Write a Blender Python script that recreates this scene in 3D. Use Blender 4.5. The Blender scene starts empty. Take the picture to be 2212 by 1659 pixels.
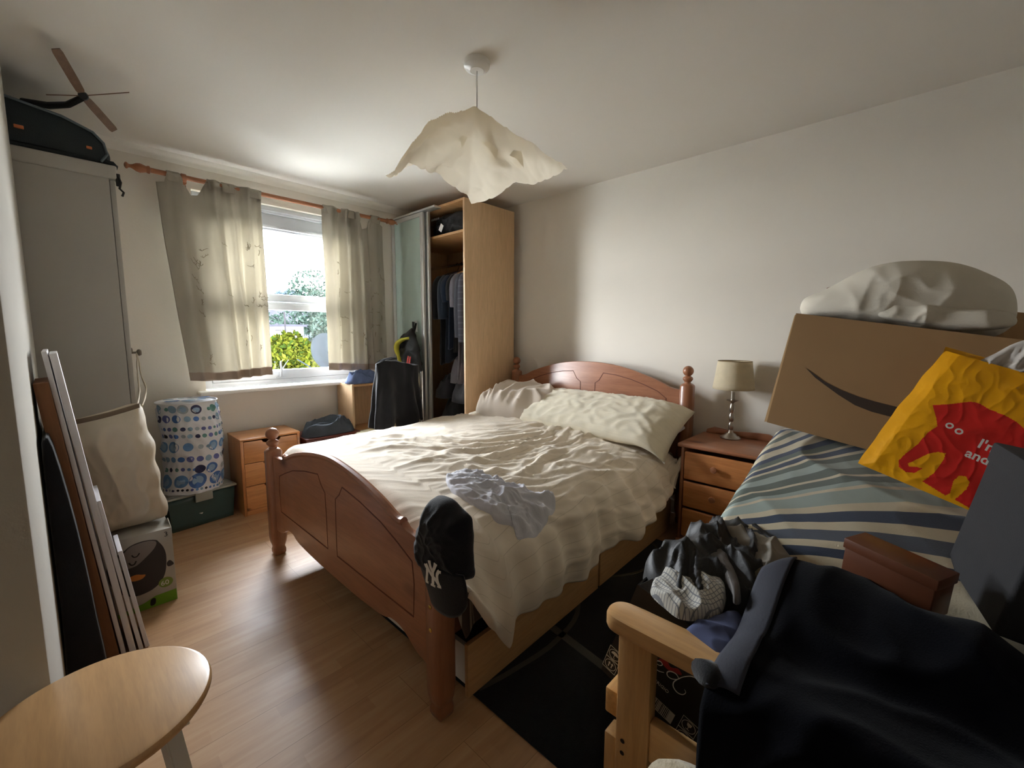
import bpy, bmesh, math, random
from mathutils import Vector, Matrix, noise
PI = math.pi
random.seed(7)
sc = bpy.context.scene
COL = sc.collection

# ------------------------------------------------------------------ materials
def lin(c):
    return tuple(((v/255)/12.92 if v/255 <= .04045 else (((v/255)+.055)/1.055)**2.4) for v in c)

def nd(nt, t, **k):
    n = nt.nodes.new(t)
    for a, b in k.items(): setattr(n, a, b)
    return n

def newmat(name):
    m = bpy.data.materials.new(name); m.use_nodes = True
    nt = m.node_tree; b = nt.nodes['Principled BSDF']
    return m, nt, b

def coords(nt, scale=(1, 1, 1), rot=(0, 0, 0), kind='Object'):
    tc = nd(nt, 'ShaderNodeTexCoord'); mp = nd(nt, 'ShaderNodeMapping')
    mp.inputs['Scale'].default_value = scale; mp.inputs['Rotation'].default_value = rot
    nt.links.new(tc.outputs[kind], mp.inputs['Vector'])
    return mp.outputs['Vector']

def noise_n(nt, vec, scale, detail=4, rough=.5, dist=0):
    n = nd(nt, 'ShaderNodeTexNoise'); n.inputs['Scale'].default_value = scale
    n.inputs['Detail'].default_value = detail; n.inputs['Roughness'].default_value = rough
    n.inputs['Distortion'].default_value = dist
    nt.links.new(vec, n.inputs['Vector']); return n

def ramp(nt, fac, stops, interp='LINEAR'):
    r = nd(nt, 'ShaderNodeValToRGB'); cr = r.color_ramp; cr.interpolation = interp
    while len(cr.elements) > 1: cr.elements.remove(cr.elements[-1])
    cr.elements[0].position = stops[0][0]; cr.elements[0].color = (*stops[0][1], 1)
    for p, c in stops[1:]:
        e = cr.elements.new(p); e.color = (*c, 1)
    nt.links.new(fac, r.inputs['Fac']); return r

def add_bump(nt, b, h, strength, dist=.01):
    bp = nd(nt, 'ShaderNodeBump'); bp.inputs['Strength'].default_value = strength
    bp.inputs['Distance'].default_value = dist
    nt.links.new(h, bp.inputs['Height']); nt.links.new(bp.outputs['Normal'], b.inputs['Normal'])

def mat(name, col, rough=.6, metal=0, spec=.5, var=.08, vscale=6, bump=0, bscale=60, sheen=0, coat=0, alpha=1, trans=0):
    m, nt, b = newmat(name)
    c = lin(col)
    v = coords(nt)
    n = noise_n(nt, v, vscale, 5)
    r = ramp(nt, n.outputs['Fac'], [(.3, tuple(x*(1-var) for x in c)), (.7, tuple(min(1, x*(1+var)) for x in c))])
    nt.links.new(r.outputs['Color'], b.inputs['Base Color'])
    b.inputs['Roughness'].default_value = rough; b.inputs['Metallic'].default_value = metal
    b.inputs['Specular IOR Level'].default_value = spec
    b.inputs['Sheen Weight'].default_value = sheen; b.inputs['Coat Weight'].default_value = coat
    b.inputs['Coat Roughness'].default_value = .15
    if bump:
        n2 = noise_n(nt, v, bscale, 6, .6); add_bump(nt, b, n2.outputs['Fac'], bump, .004)
    if trans:
        tr = nd(nt, 'ShaderNodeBsdfTranslucent'); mx = nd(nt, 'ShaderNodeMixShader')
        nt.links.new(r.outputs['Color'], tr.inputs['Color']); mx.inputs['Fac'].default_value = trans
        nt.links.new(b.outputs['BSDF'], mx.inputs[1]); nt.links.new(tr.outputs['BSDF'], mx.inputs[2])
        nt.links.new(mx.outputs['Shader'], nt.nodes['Material Output'].inputs['Surface'])
    return m

def wood(name, c1, c2, axis='z', scale=1.0, rough=.4, knots=0, kc=(60, 28, 12), coat=0, contrast=1.0, spec=.4):
    m, nt, b = newmat(name)
    s = {'x': (1.2, 14, 14), 'y': (14, 1.2, 14), 'z': (14, 14, 1.2)}[axis]
    v = coords(nt, tuple(q*scale for q in s))
    n = noise_n(nt, v, 1.6, 6, .6, .6)
    lo, hi = .5-.22/contrast, .5+.22/contrast
    r = ramp(nt, n.outputs['Fac'], [(lo, lin(c1)), (hi, lin(c2))])
    outc = r.outputs['Color']
    # fine pores
    n3 = noise_n(nt, v, 9, 3, .7)
    mxx = nd(nt, 'ShaderNodeMix', data_type='RGBA', blend_type='MULTIPLY'); mxx.inputs['Factor'].default_value = .35
    r3 = ramp(nt, n3.outputs['Fac'], [(.35, (.6, .6, .6)), (.6, (1, 1, 1))])
    nt.links.new(outc, mxx.inputs[6]); nt.links.new(r3.outputs['Color'], mxx.inputs[7]); outc = mxx.outputs[2]
    if knots:
        vo = nd(nt, 'ShaderNodeTexVoronoi'); s2 = {'x': (.45, 1, 1), 'y': (1, .45, 1), 'z': (1, 1, .45)}[axis]
        v2 = coords(nt, tuple(q*knots for q in s2)); nt.links.new(v2, vo.inputs['Vector']); vo.inputs['Scale'].default_value = 1
        rk = ramp(nt, vo.outputs['Distance'], [(.035, (1, 1, 1)), (.13, (0, 0, 0))])
        mk = nd(nt, 'ShaderNodeMix', data_type='RGBA'); nt.links.new(rk.outputs['Color'], mk.inputs['Factor'])
        nt.links.new(outc, mk.inputs[6]); mk.inputs[7].default_value = (*lin(kc), 1); outc = mk.outputs[2]
    nt.links.new(outc, b.inputs['Base Color'])
    b.inputs['Roughness'].default_value = rough; b.inputs['Specular IOR Level'].default_value = spec
    b.inputs['Coat Weight'].default_value = coat; b.inputs['Coat Roughness'].default_value = .2
    add_bump(nt, b, n.outputs['Fac'], .06, .003)
    return m

def uvstripe(name, base, stops, rough=.85, scale=1.0, bump=.25, bscale=400, const=True, sheen=.2, trans=0):
    """colour bands along the V texture coordinate, V wrapped to 0..1 after scaling"""
    m, nt, b = newmat(name)
    tc = nd(nt, 'ShaderNodeTexCoord'); sx = nd(nt, 'ShaderNodeSeparateXYZ'); nt.links.new(tc.outputs['UV'], sx.inputs['Vector'])
    mu = nd(nt, 'ShaderNodeMath', operation='MULTIPLY'); mu.inputs[1].default_value = scale
    nt.links.new(sx.outputs['Y'], mu.inputs[0])
    fr = nd(nt, 'ShaderNodeMath', operation='FRACT'); nt.links.new(mu.outputs[0], fr.inputs[0])
    r = ramp(nt, fr.outputs[0], [(p, lin(c)) for p, c in stops], 'CONSTANT' if const else 'LINEAR')
    v = coords(nt); n = noise_n(nt, v, 9, 5)
    r2 = ramp(nt, n.outputs['Fac'], [(.3, (.88, .88, .88)), (.7, (1, 1, 1))])
    mx = nd(nt, 'ShaderNodeMix', data_type='RGBA', blend_type='MULTIPLY'); mx.inputs['Factor'].default_value = 1
    nt.links.new(r.outputs['Color'], mx.inputs[6]); nt.links.new(r2.outputs['Color'], mx.inputs[7])
    nt.links.new(mx.outputs[2], b.inputs['Base Color'])
    b.inputs['Roughness'].default_value = rough; b.inputs['Sheen Weight'].default_value = sheen
    b.inputs['Specular IOR Level'].default_value = .2
    n2 = noise_n(nt, v, bscale, 2); add_bump(nt, b, n2.outputs['Fac'], bump, .002)
    if trans:
        tr = nd(nt, 'ShaderNodeBsdfTranslucent'); ms = nd(nt, 'ShaderNodeMixShader')
        nt.links.new(mx.outputs[2], tr.inputs['Color']); ms.inputs['Fac'].default_value = trans
        nt.links.new(b.outputs['BSDF'], ms.inputs[1]); nt.links.new(tr.outputs['BSDF'], ms.inputs[2])
        nt.links.new(ms.outputs['Shader'], nt.nodes['Material Output'].inputs['Surface'])
    return m

# ------------------------------------------------------------------ mesh builder
class MB:
    def __init__(s): s.bm = bmesh.new(); s.uv = s.bm.loops.layers.uv.new('UVMap')
    def _merge(s, tb, mi=0, M=None):
        if M is not None: tb.transform(M)
        for f in tb.faces: f.material_index = mi
        me = bpy.data.meshes.new('t'); tb.to_mesh(me); tb.free(); s.bm.from_mesh(me); bpy.data.meshes.remove(me)
    def box(s, x0, x1, y0, y1, z0, z1, bev=0, mi=0, M=None, seg=2):
        tb = bmesh.new(); bmesh.ops.create_cube(tb, size=1)
        for v in tb.verts: v.co = Vector(((x0+x1)/2+v.co.x*(x1-x0), (y0+y1)/2+v.co.y*(y1-y0), (z0+z1)/2+v.co.z*(z1-z0)))
        if bev: bmesh.ops.bevel(tb, geom=tb.edges[:], offset=min(bev, .45*min(abs(x1-x0), abs(y1-y0), abs(z1-z0))), segments=seg, profile=.5, affect='EDGES')
        s._merge(tb, mi, M); return s
    def lathe(s, prof, c=(0, 0, 0), seg=24, mi=0, M=None, square=None):
        tb = bmesh.new(); rings = []
        for r, h in prof:
            ring = []
            for k in range(seg):
                a = 2*PI*k/seg; ring.append(tb.verts.new((r*math.cos(a), r*math.sin(a), h)))
            rings.append(ring)
        for i in range(len(rings)-1):
            for k in range(seg):
                k2 = (k+1) % seg
                tb.faces.new((rings[i][k], rings[i][k2], rings[i+1][k2], rings[i+1][k]))
        if prof[0][0] > 1e-5: tb.faces.new(list(reversed(rings[0])))
        if prof[-1][0] > 1e-5: tb.faces.new(rings[-1])
        bmesh.ops.remove_doubles(tb, verts=tb.verts, dist=1e-6)
        T = Matrix.Translation(c)
        s._merge(tb, mi, (T @ M) if M is not None else T); return s
    def tube(s, pts, r, seg=8, mi=0, caps=True, flat=1.0):
        pts = [Vector(p) for p in pts]; n = len(pts)
        rr = r if isinstance(r, (list, tuple)) else [r]*n
        tb = bmesh.new(); rings = []; up = None
        for i, p in enumerate(pts):
            t = (pts[min(i+1, n-1)]-pts[max(i-1, 0)]).normalized()
            if up is None: up = Vector((0, 0, 1)) if abs(t.z) < .9 else Vector((1, 0, 0))
            a = t.cross(up).normalized(); b2 = a.cross(t).normalized(); up = b2
            rings.append([tb.verts.new(p+rr[i]*(a*math.cos(2*PI*k/seg)+b2*flat*math.sin(2*PI*k/seg))) for k in range(seg)])
        for i in range(n-1):
            for k in range(seg):
                k2 = (k+1) % seg; tb.faces.new((rings[i][k], rings[i][k2], rings[i+1][k2], rings[i+1][k]))
        if caps: tb.faces.new(list(reversed(rings[0]))); tb.faces.new(rings[-1])
        bmesh.ops.recalc_face_normals(tb, faces=tb.faces)
        s._merge(tb, mi); return s
    def prism(s, poly, depth, fn, bev=0, mi=0, d0=0):
        """poly 2-D outline; fn(u,v,w)->world; extruded from w=d0 to d0+depth"""
        tb = bmesh.new()
        a = [tb.verts.new((u, v, d0)) for u, v in poly]; b = [tb.verts.new((u, v, d0+depth)) for u, v in poly]
        n = len(poly)
        tb.faces.new(list(reversed(a))); tb.faces.new(b)
        for i in range(n): tb.faces.new((a[i], a[(i+1) % n], b[(i+1) % n], b[i]))
        bmesh.ops.recalc_face_normals(tb, faces=tb.faces)
        if bev:
            ed = [e for e in tb.edges if abs(e.verts[0].co.z-e.verts[1].co.z) < 1e-7]
            bmesh.ops.bevel(tb, geom=ed, offset=bev, segments=2, profile=.5, affect='EDGES')
        big = [f for f in tb.faces if len(f.verts) > 4]
        if big: bmesh.ops.triangulate(tb, faces=big)
        for v in tb.verts: v.co = Vector(fn(*v.co))
        bmesh.ops.recalc_face_normals(tb, faces=tb.faces)
        s._merge(tb, mi); return s
    def grid(s, fn, nu, nv, mi=0, uvfn=None, cu=False, cv=False, mifn=None):
        bm = s.bm; V = [[bm.verts.new(Vector(fn(i/nu, j/nv))) for j in range(nv if cv else nv+1)] for i in range(nu if cu else nu+1)]
        for i in range(nu):
            for j in range(nv):
                i2 = (i+1) % nu if cu else i+1; j2 = (j+1) % nv if cv else j+1
                f = bm.faces.new((V[i][j], V[i2][j], V[i2][j2], V[i][j2]))
                f.material_index = mifn((i+.5)/nu, (j+.5)/nv) if mifn else mi
                uvs = ((i/nu, j/nv), ((i+1)/nu, j/nv), ((i+1)/nu, (j+1)/nv), (i/nu, (j+1)/nv))
                for lp, q in zip(f.loops, uvs): lp[s.uv].uv = uvfn(*q) if uvfn else q
        return s
    def bounds(s):
        xs = [v.co for v in s.bm.verts]
        return [min(c[i] for c in xs) for i in range(3)], [max(c[i] for c in xs) for i in range(3)]
    def build(s, name, mats, parent=None, local=False, ang=35, solid=0, sub=0, label=None, smooth=True):
        if not isinstance(mats, (list, tuple)): mats = [mats]
        loc = None
        if parent is not None:
            if not local:
                M = Matrix.Identity(4); p = parent
                while p is not None: M = p.matrix_basis @ M; p = p.parent
                s.bm.transform(M.inverted())
        elif not local:
            lo, hi = s.bounds(); loc = Vector(((lo[0]+hi[0])/2, (lo[1]+hi[1])/2, lo[2]))
            s.bm.transform(Matrix.Translation(-loc))
        me = bpy.data.meshes.new(name); s.bm.to_mesh(me); s.bm.free()
        for m in mats: me.materials.append(m)
        if smooth:
            me.polygons.foreach_set('use_smooth', [True]*len(me.polygons))
            if ang < 179: me.set_sharp_from_angle(angle=math.radians(ang))
        o = bpy.data.objects.new(name, me); COL.objects.link(o)
        if parent is not None: o.parent = parent
        if loc is not None: o.location = loc
        if solid:
            md = o.modifiers.new('Solidify', 'SOLIDIFY'); md.thickness = solid; md.offset = 0
        if sub:
            md = o.modifiers.new('Subsurf', 'SUBSURF'); md.levels = sub; md.render_levels = sub
        if label: o['label'] = label
        return o

def tag(o, label, cat, group=None, kind=None):
    o['label'] = label; o['category'] = cat
    if group: o['group'] = group
    if kind: o['kind'] = kind
    return o
def thing(name, label, cat, loc=(0, 0, 0), rot=None, group=None):
    o = bpy.data.objects.new(name, None); COL.objects.link(o)
    M = Matrix.Translation(loc)
    if rot is not None: M = M @ rot
    o.matrix_basis = M; o.empty_display_size = .05
    return tag(o, label, cat, group)
def struct(o): o['kind'] = 'structure'; return o

NV = lambda p: noise.noise(Vector(p))
def ridge(x, y, z=0.0, k=1.0):
    n = 1-abs(noise.noise(Vector((x, y, z))))*1.8
    return max(0, n)**k
def cat_poly(pts, closed=True, n=6):
    """Catmull-Rom smoothing of a polyline"""
    out = []; L = len(pts); rng = range(L) if closed else range(L-1)
    for i in rng:
        if closed: p0, p1, p2, p3 = (pts[(i-1) % L], pts[i], pts[(i+1) % L], pts[(i+2) % L])
        else: p0, p1, p2, p3 = pts[max(i-1, 0)], pts[i], pts[i+1], pts[min(i+2, L-1)]
        for k in range(n):
            t = k/n
            out.append(tuple(.5*((2*b)+(-a+c)*t+(2*a-5*b+4*c-d)*t*t+(-a+3*b-3*c+d)*t**3) for a, b, c, d in zip(p0, p1, p2, p3)))
    if not closed: out.append(tuple(pts[-1]))
    return out
def resample(pts, n, closed=True):
    P = [Vector(p) for p in pts]
    if closed: P.append(P[0])
    d = [0]
    for a, b in zip(P, P[1:]): d.append(d[-1]+(b-a).length)
    out = []; j = 0
    for k in range(n):
        t = d[-1]*k/(n if closed else n-1)
        while j < len(d)-2 and d[j+1] < t: j += 1
        f = (t-d[j])/max(1e-9, d[j+1]-d[j]); out.append(P[j].lerp(P[j+1], min(1, f)))
    return out
def lerpt(T, x):
    if x <= T[0][0]: return T[0][1]
    for (a, b), (c, d) in zip(T, T[1:]):
        if x <= c: return b+(d-b)*(x-a)/(c-a)
    return T[-1][1]

def heap(outline, base, h, amp=.02, freq=9, seed=0, seg=90, rings=34, power=2.2, aniso=(1, 1), ang=0, sink=.012, lat=.0, mi=0, mb=None, fine=.35):
    """a soft crumpled lump lying on base(x,y): outline in plan, domed height h with creases"""
    O = resample(cat_poly(outline, True, 5), seg); cx = sum(p[0] for p in O)/seg; cy = sum(p[1] for p in O)/seg
    ca, sa = math.cos(ang), math.sin(ang)
    mb = mb or MB()
    def H(x, y, rho):
        u = (x*ca+y*sa)*freq*aniso[0]; v = (-x*sa+y*ca)*freq*aniso[1]
        wu = u+.8*NV((u*.4, v*.4, seed+5)); wv = v+.8*NV((u*.4, v*.4, seed+9))
        r1 = ridge(wu, wv, seed, 2.0); r2 = ridge(wu*2.3, wv*2.3, seed+3, 2.0)
        e = max(0, 1-rho**power)
        hh = h(x, y) if callable(h) else h
        return hh*e**.55+amp*(r1-.35+fine*(r2-.4))*min(1, e*3)
    def fn(u, v):
        k = int(round(u*seg)) % seg; rho = v*1.0
        x = cx+(O[k][0]-cx)*rho; y = cy+(O[k][1]-cy)*rho
        if lat:
            x += lat*NV((x*freq, y*freq, seed+20))*min(1, 4*(1-rho)+.4); y += lat*NV((x*freq, y*freq, seed+30))*min(1, 4*(1-rho)+.4)
        return (x, y, base(x, y)+H(x, y, rho)-(sink if rho > .985 else 0))
    mb.grid(fn, seg, rings, cu=True, uvfn=lambda u, v: (cx+(O[int(round(u*seg)) % seg][0]-cx)*v, cy+(O[int(round(u*seg)) % seg][1]-cy)*v), mi=mi)
    # underside
    def fu(u, v):
        k = int(round(u*seg)) % seg; rho = 1-v*1.0
        x = cx+(O[k][0]-cx)*rho; y = cy+(O[k][1]-cy)*rho
        return (x, y, base(x, y)-sink)
    mb.grid(fu, seg, 3, cu=True, mi=mi)
    bmesh.ops.remove_doubles(mb.bm, verts=mb.bm.verts, dist=1e-4)
    return mb

def inflate(outline, fn, front, back, amp=.01, freq=10, seed=0, seg=90, rings=26, power=2.0, ex=.5, mb=None, mi=0, fine=.4, aniso=(1, 1), ang=0):
    """outline (u,v) in a plane, puffed both ways; fn(u,v,w)->world"""
    O = resample(cat_poly(outline, True, 5), seg); cx = sum(p[0] for p in O)/seg; cy = sum(p[1] for p in O)/seg
    mb = mb or MB(); ca, sa = math.cos(ang), math.sin(ang)
    for sg, dep in ((1, front), (-1, back)):
        def g(u, v, sg=sg, dep=dep):
            k = int(round(u*seg)) % seg
            x = cx+(O[k][0]-cx)*v; y = cy+(O[k][1]-cy)*v
            a = (x*ca+y*sa)*freq*aniso[0]; b = (-x*sa+y*ca)*freq*aniso[1]
            e = max(0, 1-v**power)
            w = dep*e**ex+amp*(ridge(a+.7*NV((a*.5, b*.5, seed)), b+.7*NV((a*.5, b*.5, seed+4)), seed, 2)-.35+fine*(ridge(a*2.2, b*2.2, seed+7, 2)-.4))*min(1, e*3)
            return fn(x, y, sg*w)
        mb.grid(g, seg, rings, cu=True, mi=mi, uvfn=lambda u, v: (u, v))
    bmesh.ops.remove_doubles(mb.bm, verts=mb.bm.verts, dist=1e-4)
    bmesh.ops.recalc_face_normals(mb.bm, faces=mb.bm.faces)
    return mb

def text_mb(mb, s, size, fn, depth=.0008, mi=0, shear=0, bold=0):
    """text outline mapped by fn(u,v,w); u to the right, v up, origin at the lower left"""
    cu = bpy.data.curves.new('t', 'FONT'); cu.body = s; cu.size = size; cu.shear = shear; cu.offset = bold; cu.extrude = depth/2; cu.resolution_u = 4
    o = bpy.data.objects.new('t', cu); COL.objects.link(o)
    dg = bpy.context.evaluated_depsgraph_get(); me = bpy.data.meshes.new_from_object(o.evaluated_get(dg))
    tb = bmesh.new(); tb.from_mesh(me)
    for v in tb.verts: v.co = Vector(fn(v.co.x, v.co.y, v.co.z+depth/2))
    mb._merge(tb, mi)
    bpy.data.objects.remove(o); bpy.data.curves.remove(cu); bpy.data.meshes.remove(me)
    return mb
def stroke(mb, pts, w, fn, mi=0, depth=.0008, closed=False):
    """flat ribbon stroke of width w (number or list) in (u,v)"""
    n = len(pts); ww = w if isinstance(w, (list, tuple)) else [w]*n; L = []; R = []
    for i in range(n):
        a = Vector(pts[(i-1) % n] if closed else pts[max(i-1, 0)]); b = Vector(pts[(i+1) % n] if closed else pts[min(i+1, n-1)])
        t = (b-a); t = t.normalized() if t.length > 1e-9 else Vector((1, 0)); nn = Vector((-t.y, t.x))*ww[i]/2
        L.append(Vector(pts[i])+nn); R.append(Vector(pts[i])-nn)
    for i in range(n if closed else n-1):
        j = (i+1) % n
        mb.prism([tuple(R[i]), tuple(R[j]), tuple(L[j]), tuple(L[i])], depth, fn, mi=mi)
    return mb

# ------------------------------------------------------------------ palette
WALL = mat('wall_paint', (226, 221, 211), .85, spec=.2, var=.015, vscale=2, bump=.12, bscale=90)
CEIL = mat('ceiling_paint', (224, 220, 212), .9, spec=.2, var=.015, vscale=1.5, bump=.08, bscale=120)
GLOSSW = mat('white_gloss_paint', (232, 230, 224), .3, var=.02)
UPVC = mat('white_upvc', (186, 191, 198), .25, var=.01)
PINE = wood('orange_pine', (188, 124, 72), (216, 156, 100), 'x', 1.0, .38, knots=7, coat=.25)
PINEZ = wood('orange_pine_upright', (182, 120, 70), (210, 150, 96), 'z', 1.0, .38, knots=6, coat=.25)
PINEY = wood('orange_pine_drawer', (184, 116, 66), (212, 146, 90), 'y', 1.0, .38, knots=8, coat=.3)
BEDY = wood('antique_pine_across', (148, 96, 68), (172, 116, 84), 'y', .8, .36, knots=3.5, kc=(92, 42, 22), coat=.3)
BEDZ = wood('antique_pine_upright', (144, 92, 64), (166, 112, 80), 'z', .8, .36, coat=.3)
BEDX = wood('antique_pine_long', (144, 94, 66), (168, 116, 84), 'x', .8, .4, coat=.2)
GROOVE_SHADE = mat('groove_shade', (96, 44, 24), .6)  # dark brown painted in for the shade inside carved grooves
MAPLE = wood('maple_foil', (206, 172, 132), (220, 188, 150), 'z', .7, .45, contrast=.8)
MAPLEX = wood('maple_foil_long', (196, 150, 100), (214, 172, 124), 'x', .7, .45, contrast=.8)
BEECH = wood('lacquered_beech', (196, 150, 96), (214, 172, 118), 'y', .7, .28, coat=.5, contrast=.9)
BEECHZ = wood('lacquered_beech_upright', (190, 144, 90), (208, 166, 112), 'z', .7, .3, coat=.4, contrast=.9)
BIRCH = wood('birch_stool_veneer', (190, 148, 100), (210, 168, 118), 'y', .5, .33, knots=3.0, kc=(150, 96, 50), coat=.4, contrast=.9)
RODW = wood('orange_rod_wood', (160, 104, 72), (182, 122, 86), 'x', 1, .35, coat=.3)
CREAMF = mat('cream_cotton', (222, 212, 190), .9, spec=.15, var=.05, vscale=5, bump=.3, bscale=300, sheen=.2)
BLACK = mat('black_cloth', (24, 24, 27), .9, spec=.15, var=.2, vscale=12, bump=.4, bscale=250, sheen=.25)
BLACKP = mat('black_plastic', (20, 20, 22), .45, var=.1)
NAVY = mat('navy_wool', (9, 10, 15), .95, spec=.04, var=.15, vscale=8, bump=.4, bscale=300, sheen=.04)
CHROME = mat('chrome_tube', (210, 210, 212), .15, metal=1, var=.02)
NICKEL = mat('brushed_nickel', (176, 168, 158), .28, metal=1, var=.05)
WHITEP = mat('white_plastic', (232, 230, 226), .4, var=.02)

# ------------------------------------------------------------------ room
Y1, X1, ZC = 3.72, 3.0, 2.455
XL = -1.4; YB = -1.3
WX0, WX1, WZ0, WZ1 = .715, 1.875, .868, 2.262      # window hole

# laminate floor
def floor_mat():
    m, nt, b = newmat('laminate_floor')
    v = coords(nt)
    br = nd(nt, 'ShaderNodeTexBrick'); nt.links.new(v, br.inputs['Vector'])
    br.inputs['Scale'].default_value = 1; br.inputs['Brick Width'].default_value = 1.25; br.inputs['Row Height'].default_value = .19
    br.inputs['Mortar Size'].default_value = .0009; br.inputs['Mortar Smooth'].default_value = .1; br.offset = .37; br.offset_frequency = 2
    br.inputs['Color1'].default_value = (.30, .30, .30, 1); br.inputs['Color2'].default_value = (.72, .72, .72, 1); br.inputs['Mortar'].default_value = (0, 0, 0, 1)
    # strips inside each board
    br2 = nd(nt, 'ShaderNodeTexBrick'); nt.links.new(v, br2.inputs['Vector'])
    br2.inputs['Scale'].default_value = 1; br2.inputs['Brick Width'].default_value = .42; br2.inputs['Row Height'].default_value = .0633
    br2.inputs['Mortar Size'].default_value = 0; br2.offset = .43
    br2.inputs['Color1'].default_value = (0, 0, 0, 1); br2.inputs['Color2'].default_value = (1, 1, 1, 1)
    g = noise_n(nt, coords(nt, (1.6, 16, 1)), 1.8, 6, .6, .5)
    ad = nd(nt, 'ShaderNodeMix', data_type='RGBA'); ad.inputs['Factor'].default_value = .22
    nt.links.new(g.outputs['Fac'], ad.inputs[6]); nt.links.new(br2.outputs['Color'], ad.inputs[7])
    ad2 = nd(nt, 'ShaderNodeMix', data_type='RGBA'); ad2.inputs['Factor'].default_value = .18
    nt.links.new(ad.outputs[2], ad2.inputs[6]); nt.links.new(br.outputs['Color'], ad2.inputs[7])
    r = ramp(nt, ad2.outputs[2], [(.2, lin((158, 118, 82))), (.5, lin((182, 143, 104))), (.8, lin((200, 166, 128)))])
    mm = nd(nt, 'ShaderNodeMix', data_type='RGBA'); nt.links.new(br.outputs['Fac'], mm.inputs['Factor'])
    nt.links.new(r.outputs['Color'], mm.inputs[6]); mm.inputs[7].default_value = (*lin((138, 102, 68)), 1)
    nt.links.new(mm.outputs[2], b.inputs['Base Color'])
    n = noise_n(nt, v, 3, 3)
    rr = ramp(nt, n.outputs['Fac'], [(.3, (.32,)*3), (.7, (.42,)*3)]); nt.links.new(rr.outputs['Color'], b.inputs['Roughness'])
    b.inputs['Specular IOR Level'].default_value = .38
    inv = nd(nt, 'ShaderNodeMath', operation='SUBTRACT'); inv.inputs[0].default_value = 1; nt.links.new(br.outputs['Fac'], inv.inputs[1])
    add_bump(nt, b, inv.outputs[0], .35, .002)
    return m
struct(MB().box(XL-.2, X1+.2, YB-.2, Y1+.25, -.1, 0).build('floor', floor_mat(), local=True))
struct(MB().box(XL-.2, X1+.2, YB-.2, Y1+.25, ZC, ZC+.1).build('ceiling', CEIL, local=True))
struct(MB().box(X1, X1+.12, YB-.2, Y1+.25, 0, ZC).build('wall_right', WALL, local=True))
struct(MB().box(XL-.2, X1, YB-.12, YB, 0, ZC).build('wall_back', mat('back_wall_paint', (196, 190, 180), .85, spec=.2, var=.02), local=True))
struct(MB().box(XL-.12, XL, YB, 1.39, 0, ZC).build('wall_left', WALL, local=True))
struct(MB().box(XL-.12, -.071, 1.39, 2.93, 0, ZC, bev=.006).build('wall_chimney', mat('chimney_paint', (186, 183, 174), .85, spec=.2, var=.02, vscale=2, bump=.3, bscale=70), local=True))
struct(MB().box(-.6, -.46, 2.93, Y1, 0, ZC).build('wall_alcove', WALL, local=True))
w = MB()
w.box(-.6, WX0, Y1, Y1+.25, 0, ZC); w.box(WX1, X1, Y1, Y1+.25, 0, ZC)
w.box(WX0, WX1, Y1, Y1+.25, 0, WZ0-.02); w.box(WX0, WX1, Y1, Y1+.25, WZ1, ZC)
struct(w.build('wall_window', WALL, local=True))
# coving where the window wall meets the ceiling
cv = [(0, 0), (-.055, 0), (-.05, -.008), (-.03, -.018), (-.012, -.03), (-.006, -.046), (0, -.05)]
struct(MB().prism([(a, b) for a, b in cv], X1+.46, lambda u, v, w: (-.46+w, Y1+u, ZC+v)).build('trim_coving', CEIL, local=True, ang=60))
# skirting
for nm, bb in (('baseboard_window', (.27, 2.3, Y1-.016, Y1)), ('baseboard_right', (X1-.016, X1, YB, 2.7)), ('baseboard_back', (XL, X1-.02, YB, YB+.016))):
    struct(MB().box(*bb, 0, .095, bev=.004).build(nm, GLOSSW, local=True))

# window sill and window
struct(MB().box(.662, 1.935, Y1-.085, Y1+.06, WZ0-.028, WZ0, bev=.008, seg=3).build('trim_sill', GLOSSW, local=True))
win = bpy.data.objects.new('window_1', None); COL.objects.link(win); win.location = ((WX0+WX1)/2, Y1+.08, WZ0); win['kind'] = 'structure'
fy0, fy1 = Y1+.06, Y1+.13
f = MB()
f.box(WX0, WX0+.055, fy0, fy1, WZ0, WZ1, bev=.006); f.box(WX1-.055, WX1, fy0, fy1, WZ0, WZ1, bev=.006)
f.box(WX0+.05, WX1-.05, fy0, fy1, WZ0, WZ0+.045, bev=.006); f.box(WX0+.05, WX1-.05, fy0, fy1, WZ1-.05, WZ1, bev=.006)
f.box(WX0+.01, WX1-.01, fy0-.018, fy0+.01, WZ1-.035, WZ1, bev=.004)
f.build('window_frame', UPVC, win)
# upper fixed sash, lower opening sash
def sash(name, z0, z1, y, th):
    s = MB()
    s.box(WX0+.055, WX0+.11, y, y+.05, z0, z1, bev=.008); s.box(WX1-.11, WX1-.055, y, y+.05, z0, z1, bev=.008)
    s.box(WX0+.1, WX1-.1, y, y+.05, z0, z0+th[0], bev=.008); s.box(WX0+.1, WX1-.1, y, y+.05, z1-th[1], z1, bev=.008)
    return s.build(name, UPVC, win)
sash('upper_sash', 1.535, WZ1-.05, fy0+.02, (.06, .125))
ls = sash('lower_sash', WZ0+.045, 1.53, fy0-.004, (.075, .062))
MB().box(WX0+.1, WX1-.1, fy0-.012, fy0+.004, 2.10, 2.118, bev=.003).box(WX0+.1, WX1-.1, fy0-.006, fy0+.004, 1.512, 1.522, bev=.002).build('drip_bar', UPVC, win)
gm, nt, b = newmat('window_glass')
b.inputs['Base Color'].default_value = (1, 1, 1, 1); b.inputs['Roughness'].default_value = 0; b.inputs['IOR'].default_value = 1.45
tr = nd(nt, 'ShaderNodeBsdfTransparent'); gl = nd(nt, 'ShaderNodeBsdfGlossy'); gl.inputs['Roughness'].default_value = .02
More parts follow.
